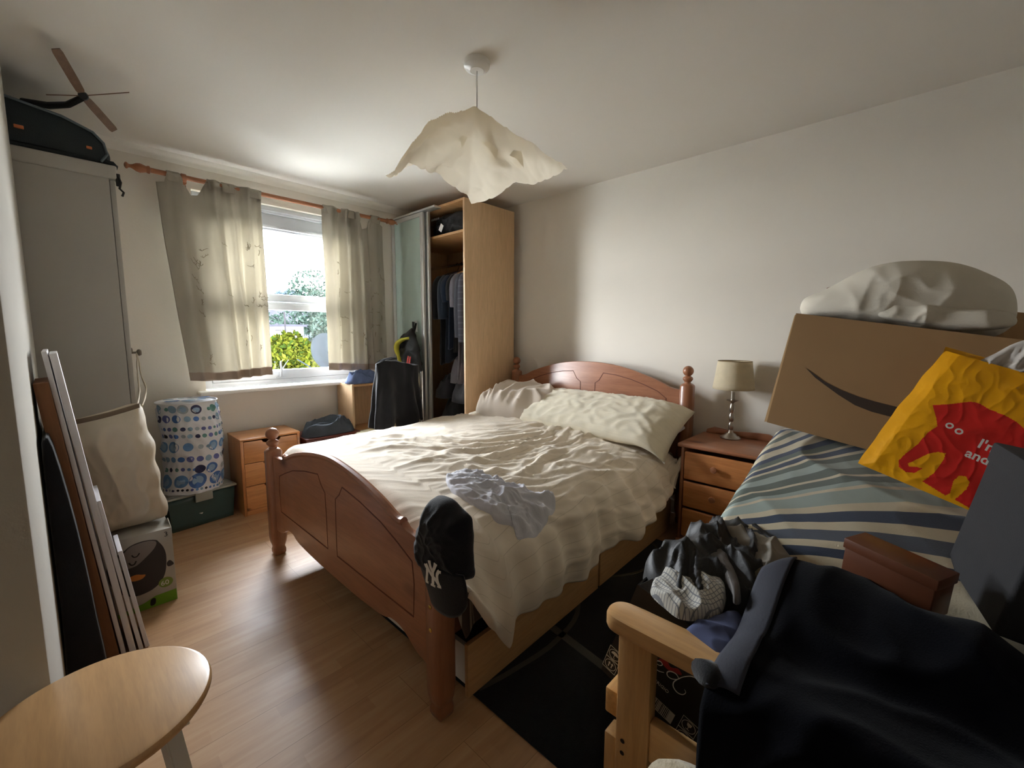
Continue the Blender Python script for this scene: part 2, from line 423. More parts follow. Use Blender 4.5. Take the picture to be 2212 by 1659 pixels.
fz = nd(nt, 'ShaderNodeFresnel'); fz.inputs['IOR'].default_value = 1.3; mx = nd(nt, 'ShaderNodeMixShader')
tr.inputs['Color'].default_value = (.96, .98, .97, 1)
nt.links.new(fz.outputs[0], mx.inputs[0]); nt.links.new(tr.outputs[0], mx.inputs[1]); nt.links.new(gl.outputs[0], mx.inputs[2])
nt.links.new(mx.outputs[0], nt.nodes['Material Output'].inputs['Surface'])
MB().box(WX0+.105, WX1-.105, fy0+.04, fy0+.044, 1.59, WZ1-.17).build('pane', gm, win)
MB().box(WX0+.105, WX1-.105, fy0+.018, fy0+.022, WZ0+.115, 1.472).build('pane', gm, win)
h = MB()
h.box(1.225, 1.245, fy0-.03, fy0-.004, WZ0+.062, WZ0+.11, bev=.004)
h.tube([(1.235, fy0-.03, WZ0+.07), (1.232, fy0-.045, WZ0+.12), (1.228, fy0-.05, WZ0+.19)], [.009, .008, .006], 8)
h.tube([(1.24, fy0-.03, WZ0+.12), (1.27, fy0-.04, WZ0+.17), (1.29, fy0-.045, WZ0+.2)], [.005, .004, .003], 6)
h.box(1.205, 1.265, fy0-.012, fy0, WZ0+.05, WZ0+.062, bev=.003)
h.build('window_handle', UPVC, win)

# ------------------------------------------------------------------ curtain rod and curtains
RY, RZ0 = 3.615, 2.298
rt = thing('curtain_pole', 'orange wooden curtain pole with turned finials above the window', 'curtain pole', (1.32, RY, RZ0))
RX0, RX1 = .50, 2.14
MB().tube([(RX0-.01, RY, RZ0), (RX1+.01, RY, RZ0)], .0155, 16).build('pole', RODW, rt)
def finial(sx, x):
    prof = [(.017, 0), (.023, .004), (.023, .012), (.019, .02), (.024, .034), (.028, .05), (.024, .068), (.013, .086), (.010, .098), (.012, .104), (.019, .110), (.019, .118), (.008, .124), (.0001, .125)]
    M = Matrix.Rotation(PI/2*sx, 4, 'Y')
    MB().lathe([(r, h) for r, h in prof], (x, RY, RZ0), 20, M=M).build('finial', RODW, rt)
finial(-1, RX0-.008); finial(1, RX1+.006)
for bx in (.66, 2.05):
    k = MB(); k.tube([(bx, RY, RZ0-.03), (bx, Y1-.01, RZ0-.03)], [.016, .02], 14); k.lathe([(.026, 0), (.03, .006), (.026, .012)], (bx, Y1-.012, RZ0-.03), 18, M=Matrix.Rotation(-PI/2, 4, 'X'))
    k.lathe([(.0245, -.014), (.0265, -.01), (.0265, .01), (.0245, .014)], (bx, RY, RZ0-.004), 20, M=Matrix.Rotation(PI/2, 4, 'Y'))
    k.build('bracket', RODW, rt)
CURT, nt, b = newmat('curtain_cotton')
v = coords(nt); n = noise_n(nt, coords(nt, (3, 3, .8)), 2, 5)
r = ramp(nt, n.outputs['Fac'], [(.3, lin((178, 173, 160))), (.7, lin((194, 189, 177)))])
nt.links.new(r.outputs['Color'], b.inputs['Base Color']); b.inputs['Roughness'].default_value = .9; b.inputs['Specular IOR Level'].default_value = .1
add_bump(nt, b, noise_n(nt, v, 350, 3).outputs['Fac'], .25, .002)
tr = nd(nt, 'ShaderNodeBsdfTranslucent'); mx = nd(nt, 'ShaderNodeMixShader'); mx.inputs[0].default_value = .35
nt.links.new(r.outputs['Color'], tr.inputs['Color']); nt.links.new(b.outputs[0], mx.inputs[1]); nt.links.new(tr.outputs[0], mx.inputs[2]); nt.links.new(mx.outputs[0], nt.nodes['Material Output'].inputs['Surface'])
HEM = mat('curtain_hem', (164, 148, 134), .9, var=.04, trans=.08)
STITCH = mat('brown_embroidery', (140, 128, 108), .9)
def curtain(cid, xt, xb, zt, zb, pleats, label, tabs, seed, bulge, head):
    """xt, xb: left/right edge at top and bottom; pleats: list of (u, width, depth)"""
    t = thing('curtain', label, 'curtain', ((xt[0]+xt[1])/2, RY, zb), group='window curtains')
    def fn(u, v, off=0.0):
        x0 = xt[0]+(xb[0]-xt[0])*v**bulge[0]; x1 = xt[1]+(xb[1]-xt[1])*v**bulge[1]
        x = x0+(x1-x0)*u
        y = -.026*max(0, 1-v/.07)*(1 if lerpt(head, u) > 2.27 else 0)
        for pu, pw, pd in pleats:
            d = (u-pu-.03*(v-.5)*math.sin(pu*9+seed))/pw
            y -= pd*(.55+.45*min(1, v*2.5))*math.exp(-d*d)
        y += .010*math.sin(u*26+seed)*(1-.3*v)+.012*NV((u*5, v*1.6, seed))
        x += .008*NV((u*4, v*3, seed+2))
        sag = 0; ztop = lerpt(head, u)
        if v < .12 and False:
            near = min(abs(u-tb) for tb, tw in tabs); sag = .02*(1-v/.12)*min(1, max(0, near-.05)*7)
        z = ztop-(ztop-zb)*v-sag+.010*math.sin(u*5+seed)*v
        return (x, RY+.0+y-off, z)
    NU, NVv = 120, 90
    m = MB(); m.grid(fn, NU, NVv, mifn=lambda u, v: 1 if v > .955 else 0)
    for tb, tw in tabs:
        p0 = fn(max(.0, tb-tw/2), 0); p1 = fn(min(1, tb+tw/2), 0)
        def tf(u, v, p0=p0, p1=p1):
            # strap goes up the front, round the pole and down the back
            x = p0[0]+(p1[0]-p0[0])*u
            if v < .3: a = v/.3; return (x, RY-.024, 2.25+(RZ0-2.25)*a)
            if v < .7: a = (v-.3)/.4*PI; return (x, RY-.022*math.cos(a), RZ0+.021*math.sin(a))
            a = (v-.7)/.3; return (x, RY+.022, RZ0+(zt-.03-RZ0)*a)
        MB().grid(tf, 6, 30).build('tab', CURT, t, ang=180, solid=.002)
    e = m; rnd = random.Random(seed)
    for k in range(30):
        u0 = rnd.choice([.22, .3, .55, .7, .8, .9, .93])+rnd.uniform(-.03, .03); v0 = rnd.uniform(.25, .92)
        if rnd.random() < .6: pts = [(u0+dx*.03, v0+dy*.012) for dx, dy in ((0, 0), (.8, .6), (1.6, .2), (2.4, .9))]
        else: pts = [(u0+.006*math.sin(q), v0+q*.008) for q in range(5)]
        P = [Vector(fn(min(.99, a), min(.94, c), .0035)) for a, c in pts]
        e.tube(P, .0008, 4, mi=2)
        for q in range(1, len(P)):
            e.tube([P[q], P[q]+Vector((rnd.uniform(-.012, .012), -.002, rnd.uniform(-.002, .014)))], .0008, 4, mi=2)
    m.build('panel', [CURT, HEM, STITCH], t, ang=180, solid=.0015)
    return t
curtain('L', (.515, 1.115), (.61, 1.128), 2.245, .955, [(.16, .05, .03), (.30, .06, -.035), (.52, .03, .035), (.60, .03, -.03), (.68, .025, .04), (.76, .03, -.03), (.84, .03, .035), (.95, .03, -.02)],
        'left curtain, wider beige cotton panel with tab tops and brown hem', [(.145, .11), (.50, .09), (.66, .12), (.9, .18)], 3, (1.25, 1), [(0, 2.235), (.07, 2.245), (.09, 2.31), (.20, 2.31), (.25, 2.25), (.30, 2.195), (.36, 2.20), (.42, 2.27), (.45, 2.312), (1, 2.312)])
curtain('R', (1.565, 2.105), (1.568, 2.115), 2.215, .965, [(.12, .05, .03), (.25, .03, -.03), (.34, .03, .035), (.44, .03, -.03), (.55, .035, .035), (.66, .03, -.025), (.72, .02, .03)],
        'right curtain, narrower beige cotton panel beside the wardrobe', [(.08, .14), (.40, .2), (.855, .14)], 8, (1, 1), [(0, 2.312), (.54, 2.312), (.58, 2.25), (.64, 2.185), (.72, 2.20), (.76, 2.28), (.78, 2.312), (.93, 2.312), (.95, 2.26), (1, 2.24)])

# ------------------------------------------------------------------ bed
bed = thing('double_bed', 'reddish pine double bed with arched panel headboard and footboard', 'bed', (1.83, 1.86, 0))
def post(name, x, y, ztop, w=.08):
    p = MB(); zs = ztop-.123; o = w/2; c = .014
    def ring(z, o, c):
        return [(x+a, y+b, z) for a, b in ((o, -o+c), (o, o-c), (o-c, o), (-o+c, o), (-o, o-c), (-o, -o+c), (-o+c, -o), (o-c, -o))]
    lv = [(0.0, .026, .004), (.012, .031, .006), (.03, .032, .008), (.045, .028, .008), (.055, .030, .008), (.075, .036, .012), (.105, o, c), (zs-.012, o, c), (zs-.003, o-.004, c), (zs+.006, o-.014, .011)]
    tb = bmesh.new(); R = [[tb.verts.new(q) for q in ring(*l)] for l in lv]
    for i in range(len(R)-1):
        for k in range(8):
            k2 = (k+1) % 8; tb.faces.new((R[i][k], R[i][k2], R[i+1][k2], R[i+1][k]))
    tb.faces.new(list(reversed(R[0]))); tb.faces.new(R[-1]); p._merge(tb)
    b = ztop
    p.lathe([(.026, zs+.002), (.020, zs+.012), (.019, zs+.016), (.028, zs+.026), (.033, zs+.036), (.031, zs+.046), (.020, zs+.054), (.016, zs+.058), (.019, zs+.062)], (x, y, 0), 24)
    r = .0345; cz = b-r
    p.lathe([(max(.0001, r*math.cos(a)), cz+r*math.sin(a)) for a in [(-1.15+i*(1.15+PI/2)/12) for i in range(13)]], (x, y, 0), 24)
    return p.build(name, BEDZ, bed, ang=50)
post('post', .802, 1.083, .748); post('post', .802, 2.640, .748); post('post', 2.86, 1.108, 1.08); post('post', 2.86, 2.655, 1.08)
top = [(2.60, .592), (2.50, .598), (2.462, .603), (2.44, .618), (2.40, .617), (2.29, .655), (2.15, .690), (2.0, .714), (1.86, .724)]
top = top+[(3.722-y, z) for y, z in reversed(top[:-1])]
bot = [(1.12, .155), (1.20, .165), (1.26, .195), (1.31, .213), (1.37, .213), (1.42, .196), (1.5, .186), (1.68, .178), (1.86, .177)]
bot = bot+[(3.722-y, z) for y, z in reversed(bot[:-1])]
def smooth_open(p, n=5): return cat_poly(p, False, n)
MB().prism(smooth_open(top)+smooth_open(bot), .03, lambda u, v, w: (.785+w, u, v), bev=.006).build('footboard', BEDY, bed, ang=40)
g = MB()
GL = [(2.507, .296), (2.515, .42), (2.505, .50), (2.42, .535), (2.30, .578), (2.14, .612), (1.985, .633), (1.955, .592), (1.914, .561), (1.909, .43), (1.909, .296)]
fx = lambda u, v, w: (.785-w, u, v)
for L_ in (GL, [(3.722-y, z) for y, z in GL]): stroke(g, L_, .0055, fx, depth=.0012, closed=True)
g.build('groove_shade_line', GROOVE_SHADE, bed, smooth=False)  # thin raised dark strips paint the groove shade, nothing is cut in
# moulded lip along the arch
MB().tube([(.797, y, z+.002) for y, z in smooth_open(top[3:-3])], .0165, 8).build('arched_lip', BEDY, bed)
# screws on the near foot post
s = MB()
BRS = mat('brass', (200, 170, 90), .25, metal=1); s.bm.free()
for z_ in (.405, .325): MB().lathe([(.0075, 0), (.0075, .002), (.004, .0035), (.0001, .0035)], (.762, 1.083, z_), 14, M=Matrix.Rotation(-PI/2, 4, 'Y')).build('brass_bolt', BRS, bed)
ht = [(2.62, .918), (2.56, .925), (2.515, .94), (2.47, .962), (2.40, .987), (2.29, 1.02), (2.19, 1.045), (2.05, 1.066), (1.882, 1.074)]
ht = ht+[(3.764-y, z) for y, z in reversed(ht[:-1])]
MB().prism(smooth_open(ht)+[(1.14, .30), (2.62, .30)], .03, lambda u, v, w: (2.845+w, u, v), bev=.006).build('headboard', BEDY, bed, ang=40)
g = MB()
GH = [(2.50, .55), (2.52, .85), (2.46, .893), (2.36, .93), (2.25, .962), (2.13, .985), (2.021, .993), (1.985, .935), (1.950, .912), (1.946, .55)]
hx = lambda u, v, w: (2.845-w, u, v)
for L_ in (GH, [(3.764-y, z) for y, z in GH]): stroke(g, L_, .0055, hx, depth=.0012, closed=True)
g.build('groove_shade_line', GROOVE_SHADE, bed, smooth=False)  # same painted groove shade on the headboard
for y0 in (1.118, 2.60):
    MB().box(.80, 2.85, y0, y0+.024, .225, .37, bev=.005).build('side_rail', BEDX, bed)
sl = MB()
for k in range(9): MB().box(.86+k*.22, .94+k*.22, 1.145, 2.6, .262, .28).build('slat', BEDY, bed)
sl.bm.free()

mt = thing('mattress', 'brown checked mattress showing at the near foot corner of the bed', 'mattress', (1.83, 1.87, .281))
MATT, nt_, b_ = newmat('checked_ticking'); v_ = coords(nt_, (1, 1, 1))
for nm in (): pass
br_ = nd(nt_, 'ShaderNodeTexBrick'); nt_.links.new(v_, br_.inputs['Vector']); br_.inputs['Scale'].default_value = 1; br_.inputs['Brick Width'].default_value = .05; br_.inputs['Row Height'].default_value = .05; br_.offset = 0
br_.inputs['Mortar Size'].default_value = .007; br_.inputs['Color1'].default_value = (*lin((92, 78, 66)), 1); br_.inputs['Color2'].default_value = (*lin((74, 62, 54)), 1); br_.inputs['Mortar'].default_value = (*lin((170, 158, 140)), 1)
nt_.links.new(br_.outputs['Color'], b_.inputs['Base Color']); b_.inputs['Roughness'].default_value = .9
MB().box(.83, 2.82, 1.15, 2.59, .281, .50, bev=.035, seg=4).build('cover', MATT, mt)

# duvet -------------------------------------------------------------
DUV = uvstripe('cream_pinstripe', None, [(0, (230, 218, 200)), (.485, (198, 186, 166)), (.515, (230, 218, 200))], scale=26, bump=.2, bscale=300, const=True, sheen=.15)
ZB = [(.832, .46), (.88, .38), (.95, .27), (1.03, .16), (1.045, .165), (1.06, .235), (1.19, .232), (1.35, .215), (1.52, .208), (1.8, .245), (2.0, .27), (2.21, .31), (2.49, .39), (2.56, .5)]
def section(x):
    zb = lerpt(ZB, x); out = .025*math.sin(x*5.1)+.015*math.sin(x*11+1)
    foot = max(0, 1-(x-.835)/.09); dz = -.07*foot*foot
    return [(2.675, .44), (2.690, .52+dz*.3), (2.66, .595+dz), (2.58, .632+dz), (2.40, .645+dz), (2.1, .642+dz), (1.8, .635+dz), (1.5, .618+dz), (1.30, .593+dz), (1.16, .55+dz), (1.065, .49+dz*.3),
            (1.02+out*.5, max(.39, zb*.97+.035)), (1.0+out, max(zb+.015, .30)), (1.005+out*.8, zb)]
_sc = {}
def sect_pts(x):
    k = round(x, 3)
    if k not in _sc: _sc[k] = resample([(a, b) for a, b in cat_poly(section(k), False, 5)], 141, False)
    return _sc[k]
def wr(x, s):
    """wrinkle height on the duvet at x, cross coordinate s metres"""
    u, v = x, s
    a = .45+.35*NV((x*.8, s*.8, 3))
    ca, sa = math.cos(a), math.sin(a)
    p, q = (u*ca+v*sa), (-u*sa+v*ca)
    wa = .35*NV((u*1.7, v*1.7, 8)); wb = .35*NV((u*1.7, v*1.7, 18))
    r1 = ridge(p*2.2+wa*2, q*6.5+wb*4, 2, 2.2); r2 = ridge(p*5+wa*3, q*13+wb*5, 6, 2); r3 = ridge(u*9, v*11+wa*4, 9, 2)
    m = .45+.55*min(1, max(0, NV((u*1.1, v*1.1, 31))+.55)); flat = min(1, max(.12, (x-.95)/.45))
    return (.030*(r1-.3)+.013*(r2-.3)+.006*(r3-.3))*m*flat+.02*NV((u*2.2, v*2.2, 44))*min(1, flat+.3)
def duvp(u, v):
    x = .832+(2.60-.832)*u
    P = sect_pts(x); k = v*140; i = min(139, int(k)); f = k-i
    y, z = P[i].lerp(P[i+1], f)
    t = P[i+1]-P[i]; n = Vector((-t.y, t.x)).normalized()
    if n.y < 0 and .08 < v < .7: n = -n
    s = v*2.3
    side = min(1, max(0, (v-.80)/.1))
    d = wr(x, s)*(1-.3*side)
    # vertical gathers on the near hang
    d += side*(.016*math.sin(x*17+4*NV((x*2, 0, 1)))+.010*math.sin(x*41+3))*min(1, (x-.85)/.2+.3)
    sgn = 1 if (n.y > 0 or n.x < 0) else -1
    if v > .75: n = Vector((-abs(n.x), n.y if n.x < 0 else -n.y)) if abs(n.x) > .3 else Vector((n.x, abs(n.y)))
    elif v < .1: n = Vector((abs(n.x), abs(n.y)))
    else: n = Vector((n.x, abs(n.y)))
    xx = x+.012*NV((x*3, s*3, 60))
    if u < .001: xx = .832
    return Vector((xx, y+n.x*d, z+n.y*d))
_tc = {}
def duvz(x, y):
    """height of the duvet top at x,y"""
    u = min(1, max(0, (x-.832)/(2.60-.832))); lo, hi = .05, .93
    key = (round(u, 3), round(y, 3))
    if key in _tc: return _tc[key]
    for _ in range(14):
        m = (lo+hi)/2
        if duvp(u, m)[1] > y: lo = m
        else: hi = m
    _tc[key] = duvp(u, lo)[2]; return _tc[key]
dv = MB(); dv.grid(duvp, 230, 250, uvfn=lambda u, v: (u*1.77, v*2.3*.55+.06*math.sin(u*3.2)))
tag(dv.build('duvet', DUV, ang=180, solid=.012), 'rumpled cream pinstriped duvet spread over the bed', 'duvet')

# long pillow under the headboard, partly covered by its cream pinstriped case
PIL = uvstripe('cream_pillow_stripe', None, [(0, (230, 222, 200)), (.49, (204, 195, 174)), (.51, (230, 222, 200))], scale=30, bump=.2, bscale=300)
def pillow(name, label, M, L_, W_, H_, m_, seed, amp=.012, freq=6, corner=.05, group=None, sagf=None, cat='pillow'):
    mb = MB()
    def side(sg):
        def g(u, v):
            a, b2 = 2*u-1, 2*v-1
            e = max(0, (1-abs(a)**3.2))*max(0, (1-abs(b2)**2.4)); t = e**.5
            # pinch the edges so corners poke out
            px = a*L_/2*(1-corner*(1-abs(b2)**2)*abs(a)**6*.7); py = b2*W_/2*(1-corner*1.5*(1-abs(a)**2)*abs(b2)**4)
            w = sg*H_/2*t+amp*(ridge(a*freq, b2*freq*.5, seed, 2)-.35+.4*(ridge(a*freq*2.4, b2*freq*1.2, seed+5, 2)-.4))*min(1, t*2)*(1 if sg > 0 else .3)
            p = Vector((px, py, w))
            if sagf: p = sagf(p, a, b2)
            return M @ p
        return g
    for sg in (1, -1): mb.grid(side(sg), 80, 46, uvfn=lambda u, v: (u*L_, v*W_))
    bmesh.ops.remove_doubles(mb.bm, verts=mb.bm.verts, dist=1e-4); bmesh.ops.recalc_face_normals(mb.bm, faces=mb.bm.faces)
    o = mb.build(name, m_, ang=180); return tag(o, label, cat, group)
def sag1(p, a, b2):
    # near end droops over the side, front edge dips
    k = max(0, (a-.72)/.28); p.z -= .10*k*k*(1.0-.55*(b2+1)/2); p.z -= .03*max(0, -b2-.5)
    return p
# local +X -> world -Y (towards the nightstand); local +Y -> towards the headboard and up
ax = Vector((0, -1, 0)); up = Vector((.40, 0, .16)).normalized(); nz = ax.cross(up)
Mp = Matrix(((ax.x, up.x, nz.x, 2.565), (ax.y, up.y, nz.y, 1.70), (ax.z, up.z, nz.z, .735), (0, 0, 0, 1)))
pillow('pillow', 'long plump cream pinstriped pillow under the headboard', Mp, 1.34, .50, .17, PIL, 4, amp=.012, freq=7, sagf=sag1)
WP = mat('white_pillowcase', (226, 224, 226), .9, var=.02, bump=.2, bscale=200)
Mp2 = Matrix(((ax.x, 1, 0, 2.66), (ax.y, 0, 0, 1.45), (ax.z, 0, 1, .66), (0, 0, 0, 1)))
Mp2 = Matrix.Translation((2.715, 1.40, .655)) @ Matrix.Rotation(-PI/2, 4, 'Z') @ Matrix.Rotation(0, 4, 'X')
pillow('pillow', 'white pillow peeking out beneath the long cream pillow', Matrix.Translation((2.70, 1.42, .67)) @ Matrix.Rotation(-PI/2, 4, 'Z'), .66, .28, .14, WP, 12)

# beige bundle of bedding against the wardrobe
BUN = mat('beige_jersey', (206, 194, 180), .92, spec=.1, var=.03, bump=.25, bscale=220, sheen=.2)
bo = [(2.30, 2.60), (2.26, 2.42), (2.30, 2.22), (2.42, 2.06), (2.58, 1.98), (2.74, 2.04), (2.78, 2.25), (2.77, 2.48), (2.68, 2.61), (2.48, 2.64)]
def bbase(x, y): return .635+max(0, x-2.45)*.16
tag(heap(bo, bbase, .21, amp=.075, freq=3.6, seed=14, seg=130, rings=56, power=3.4, lat=.035, fine=.3, aniso=(1, 1.3), ang=.4).build('crumpled_sheet', BUN, ang=180), 'crumpled beige sheet bundled on the far corner of the pillows', 'sheet')
# grey shorts / t-shirt thrown on the duvet
TEE = mat('pale_grey_jersey', (200, 200, 208), .9, spec=.15, var=.03, bump=.25, bscale=260, sheen=.15)
to = [(1.15, 1.50), (1.21, 1.54), (1.30, 1.49), (1.31, 1.38), (1.37, 1.27), (1.42, 1.20), (1.475, 1.13), (1.40, 1.09), (1.31, 1.06), (1.21, 1.045), (1.15, 1.055), (1.165, 1.10), (1.12, 1.15), (1.115, 1.20), (1.095, 1.27), (1.10, 1.39)]
tag(heap(to, lambda x, y: duvz(x, y)+.014, .014, amp=.020, freq=9, seed=21, seg=130, rings=44, power=9, sink=.012, lat=.008, fine=.5, aniso=(.8, 1.6), ang=-1.0).build('t_shirt', TEE, ang=180), 'pale grey t-shirt crumpled on the duvet near the foot end', 't-shirt')

# baseball cap over the near foot post
CAPM = mat('black_cap_cotton', (17, 18, 24), .85, spec=.2, var=.12, bump=.35, bscale=260, sheen=.2)
cap = thing('baseball_cap', 'dark navy baseball cap with white monogram hung on the near bedpost', 'cap', (.77, 1.03, .44))
co_ = [(1.052, .782), (.995, .788), (.946, .770), (.905, .752), (.898, .70), (.897, .649), (.893, .60), (.90, .57), (1.0, .530), (1.112, .522), (1.143, .538), (1.149, .563), (1.130, .653), (1.105, .715), (1.088, .755)]
inflate(co_, lambda u, v, w: (.782-w, u, v), .075, .03, amp=.008, freq=14, seed=5, seg=100, rings=26, power=2.4).build('crown', CAPM, cap, ang=180)
def vis(u, v):
    a = (u-.5)*2; r = v
    y = 1.012-a*.122*(1-.28*r*r*(abs(a)**2))-.012*r; z = .60-.165*r*(1-.30*abs(a)**2.6)
    x = .712+.030*abs(a)**2+.030*r
    return (x, y-.018*r*0, z)
MB().grid(vis, 30, 14).build('visor', CAPM, cap, ang=180, solid=.005)
LOGO = mat('white_embroidery', (225, 222, 214), .7)
g = MB()
def lp(u, v, w):   # u right, v up in logo space (mm grid), on the crown front
    y = 1.026-u*.073; z = .545+v*.075
    q = max(0, 1-((y-1.02)/.14)**2)
    return (.7055+.028*(1-q)-.002-w, y, z)
def S(P, W):
    Q = cat_poly(P, False, 4); W = W if isinstance(W, list) else [W, W]
    T = [(i/(len(W)-1), q) for i, q in enumerate(W)]
    stroke(g, Q, [lerpt(T, i/(len(Q)-1)) for i in range(len(Q))], lp, depth=.001)
S([(.02, .72), (.13, .68), (.22, .62)], [.05, .16, .10])
S([(.22, .72), (.20, .40), (.15, .05)], [.16, .13, .13])
S([(.10, .03), (.27, .03)], .09)
S([(.15, .78), (.42, .48), (.78, .26), (.95, .06)], [.12, .13, .13, .14])
S([(.80, .06), (1.0, .10)], [.05, .12])
S([(.92, .74), (.80, .55), (.82, .30), (.92, .10)], [.14, .13, .12, .13])
S([(.80, .72), (1.0, .70)], [.03, .12])
S([(.34, .97), (.42, .75), (.55, .58)], [.17, .14, .12]); S([(.27, .93), (.43, .97)], .06)
S([(.72, .97), (.64, .76), (.55, .58)], [.17, .14, .12]); S([(.64, .97), (.80, .92)], .06)
S([(.55, .60), (.56, .30), (.55, .03)], .14); S([(.43, .02), (.68, .02)], .08)
g.build('monogram', LOGO, cap, smooth=False, label='white interlocked N and Y letters')

def chk(u, v):
    x = .848+.11*u+.05*v+.004*math.sin(v*7); z = .47-.245*v*(1-.25*u); y = 1.098-.020*math.sin(min(1, v*1.4)*PI/2)+.006*math.sin(u*9+v*4)
    return (x, y, z)
tag(MB().grid(chk, 24, 30).build('checked_blanket', MATT, ang=180, solid=.005), 'brown checked blanket corner hanging below the duvet at the near bedpost', 'blanket')

# ------------------------------------------------------------------ drawers under the bed
WHITEB = mat('white_melamine', (226, 224, 216), .5, var=.02)
DARKV = mat('dark_fabric_lid', (70, 52, 44), .85, var=.1)
def underbed(x0, x1, ya, yb, label):
    d = thing('underbed_drawer', label, 'drawer', ((x0+x1)/2, (ya+yb)/2, .008), group='drawers under the bed')
    sk = lambda u, v, w: (x0+(x1-x0)*u, ya+(yb-ya)*u+w, v)
    MB().prism([(0, .012), (1, .012), (1, .212), (0, .212)], .018, sk, bev=.002).build('front', MAPLEX, d)
    b_ = MB(); b_.prism([(.012, .045), (.03, .045), (.03, .19), (.012, .19)], .55, lambda u, v, w: (x0+(x1-x0)*u, ya+.018+w, v)); b_.build('side', WHITEB, d)
    MB().prism([(.97, .045), (.988, .045), (.988, .19), (.97, .19)], .55, lambda u, v, w: (x0+(x1-x0)*u, yb+.018+w, v)).build('side', WHITEB, d)
    MB().box(x0+.03, x1-.03, yb+.02, yb+.56, .03, .05).build('bottom', WHITEB, d)
    MB().box(x0+.035, x1-.035, yb+.03, yb+.55, .05, .175, bev=.03).build('stored_cover', DARKV, d)
    for s in (x0+.1, x1-.1): MB().lathe([(.0001, -.006), (.018, -.006), (.018, .006), (.0001, .006)], (s, yb+.3, .026), 14, M=Matrix.Rotation(PI/2, 4, 'Y')).build('wheel', BLACKP, d)
underbed(.893, 1.78, 1.052, 1.085, 'maple fronted drawer with white side under the near side of the bed')
underbed(1.80, 2.70, 1.088, 1.115, 'second maple fronted drawer further under the bed towards the headboard')
TEAL = mat('teal_plastic', (28, 140, 128), .35, var=.05)
ub = thing('teal_storage_box', 'teal plastic box under the foot end of the bed', 'storage box', (1.05, 2.05, 0))
MB().box(.98, 1.40, 1.95, 2.42, .0, .10, bev=.015).build('body', TEAL, ub)
MB().box(.97, 1.41, 1.94, 2.43, .098, .112, bev=.005).build('lid', mat('clear_lid', (190, 210, 206), .3), ub)

# ------------------------------------------------------------------ maple wardrobe in the corner
wx0, wx1, wy0, wy1, wz = 2.31, 2.89, 2.722, 3.70, 2.36
wr_ = thing('wardrobe', 'tall maple wardrobe with frosted glass sliding doors in the corner', 'wardrobe', ((wx0+wx1)/2, (wy0+wy1)/2, 0))
MB().box(wx0, wx1, wy0, wy0+.019, 0, wz, bev=.0015).build('side_panel', MAPLE, wr_)
MB().box(wx0, wx1, wy1-.019, wy1, 0, wz, bev=.0015).build('side_panel', MAPLE, wr_)
MB().box(wx0, wx1, wy0+.019, wy1-.019, wz-.02, wz, bev=.0015).build('top_panel', MAPLEX, wr_)
MB().box(wx0+.01, wx1, wy0+.019, wy1-.019, .05, .07, bev=.0015).build('bottom_panel', MAPLEX, wr_)
MB().box(wx1-.006, wx1-.001, wy0+.019, wy1-.019, .07, wz-.02).build('back_panel', MAPLE, wr_)
MB().box(wx0+.02, wx1-.01, wy0+.019, wy1-.019, 2.105, 2.125, bev=.0015).build('shelf', MAPLEX, wr_)
MB().tube([(2.60, wy0+.019, 1.915), (2.60, wy1-.019, 1.915)], .0125, 14).build('hanging_rail', CHROME, wr_)
FROST, nt, b = newmat('frosted_glass')
b.inputs['Base Color'].default_value = (*lin((200, 218, 210)), 1); b.inputs['Roughness'].default_value = .32; b.inputs['Specular IOR Level'].default_value = .5
tl = nd(nt, 'ShaderNodeBsdfTranslucent'); tl.inputs['Color'].default_value = (*lin((150, 185, 178)), 1); ms = nd(nt, 'ShaderNodeMixShader'); ms.inputs[0].default_value = .3
nt.links.new(b.outputs[0], ms.inputs[1]); nt.links.new(tl.outputs[0], ms.inputs[2]); nt.links.new(ms.outputs[0], nt.nodes['Material Output'].inputs['Surface'])
ALU = mat('satin_aluminium', (205, 206, 204), .35, metal=.6, var=.02)
def slide(x, y0, y1):
    fr = MB()
    fr.box(x, x+.024, y0, y0+.045, .03, 2.325, bev=.003); fr.box(x, x+.024, y1-.045, y1, .03, 2.325, bev=.003)
    fr.box(x, x+.024, y0+.045, y1-.045, .03, .07, bev=.003); fr.box(x, x+.024, y0+.045, y1-.045, 2.29, 2.325, bev=.003)
    f_ = fr.build('sliding_door', ALU, wr_)
    MB().box(x+.009, x+.015, y0+.04, y1-.04, .065, 2.295).build('glass_panel', FROST, f_)
    return f_
slide(2.245, 3.20, 3.70); d2 = slide(2.278, 3.165, 3.69)
MB().box(2.225, 2.245, 3.30, 3.325, 1.30, 1.40, bev=.004).build('door_handle', ALU, wr_)
MB().box(2.24, 2.31, wy0+.3, wy1, 2.328, 2.345, bev=.002).build('door_track', ALU, wr_)

# top shelf bag
HB = mat('dark_navy_nylon', (26, 28, 36), .6, var=.12, bump=.3, bscale=80)
tb_ = thing('holdall', 'dark navy holdall with small white tag on the wardrobe top shelf', 'bag', (2.55, 3.0, 2.126))
inflate([(2.76, 2.13), (3.26, 2.13), (3.27, 2.25), (3.2, 2.315), (3.0, 2.325), (2.85, 2.32), (2.765, 2.25)], lambda u, v, w: (2.56-w, u, v), .20, .2, amp=.02, freq=8, seed=3, seg=80, rings=22, power=3, ex=.35).build('body', HB, tb_, ang=180)
tg = MB(); tg.box(-.0012, .0012, -.022, .022, -.03, .03, M=Matrix.Translation((2.345, 3.07, 2.185)) @ Matrix.Rotation(.6, 4, 'X')); tg.build('white_tag', WHITEP, tb_)
tg = MB()
for k in range(5): tg.box(2.347, 2.349, 3.10+k*.024, 3.116+k*.024, 2.262-.0*k, 2.278)
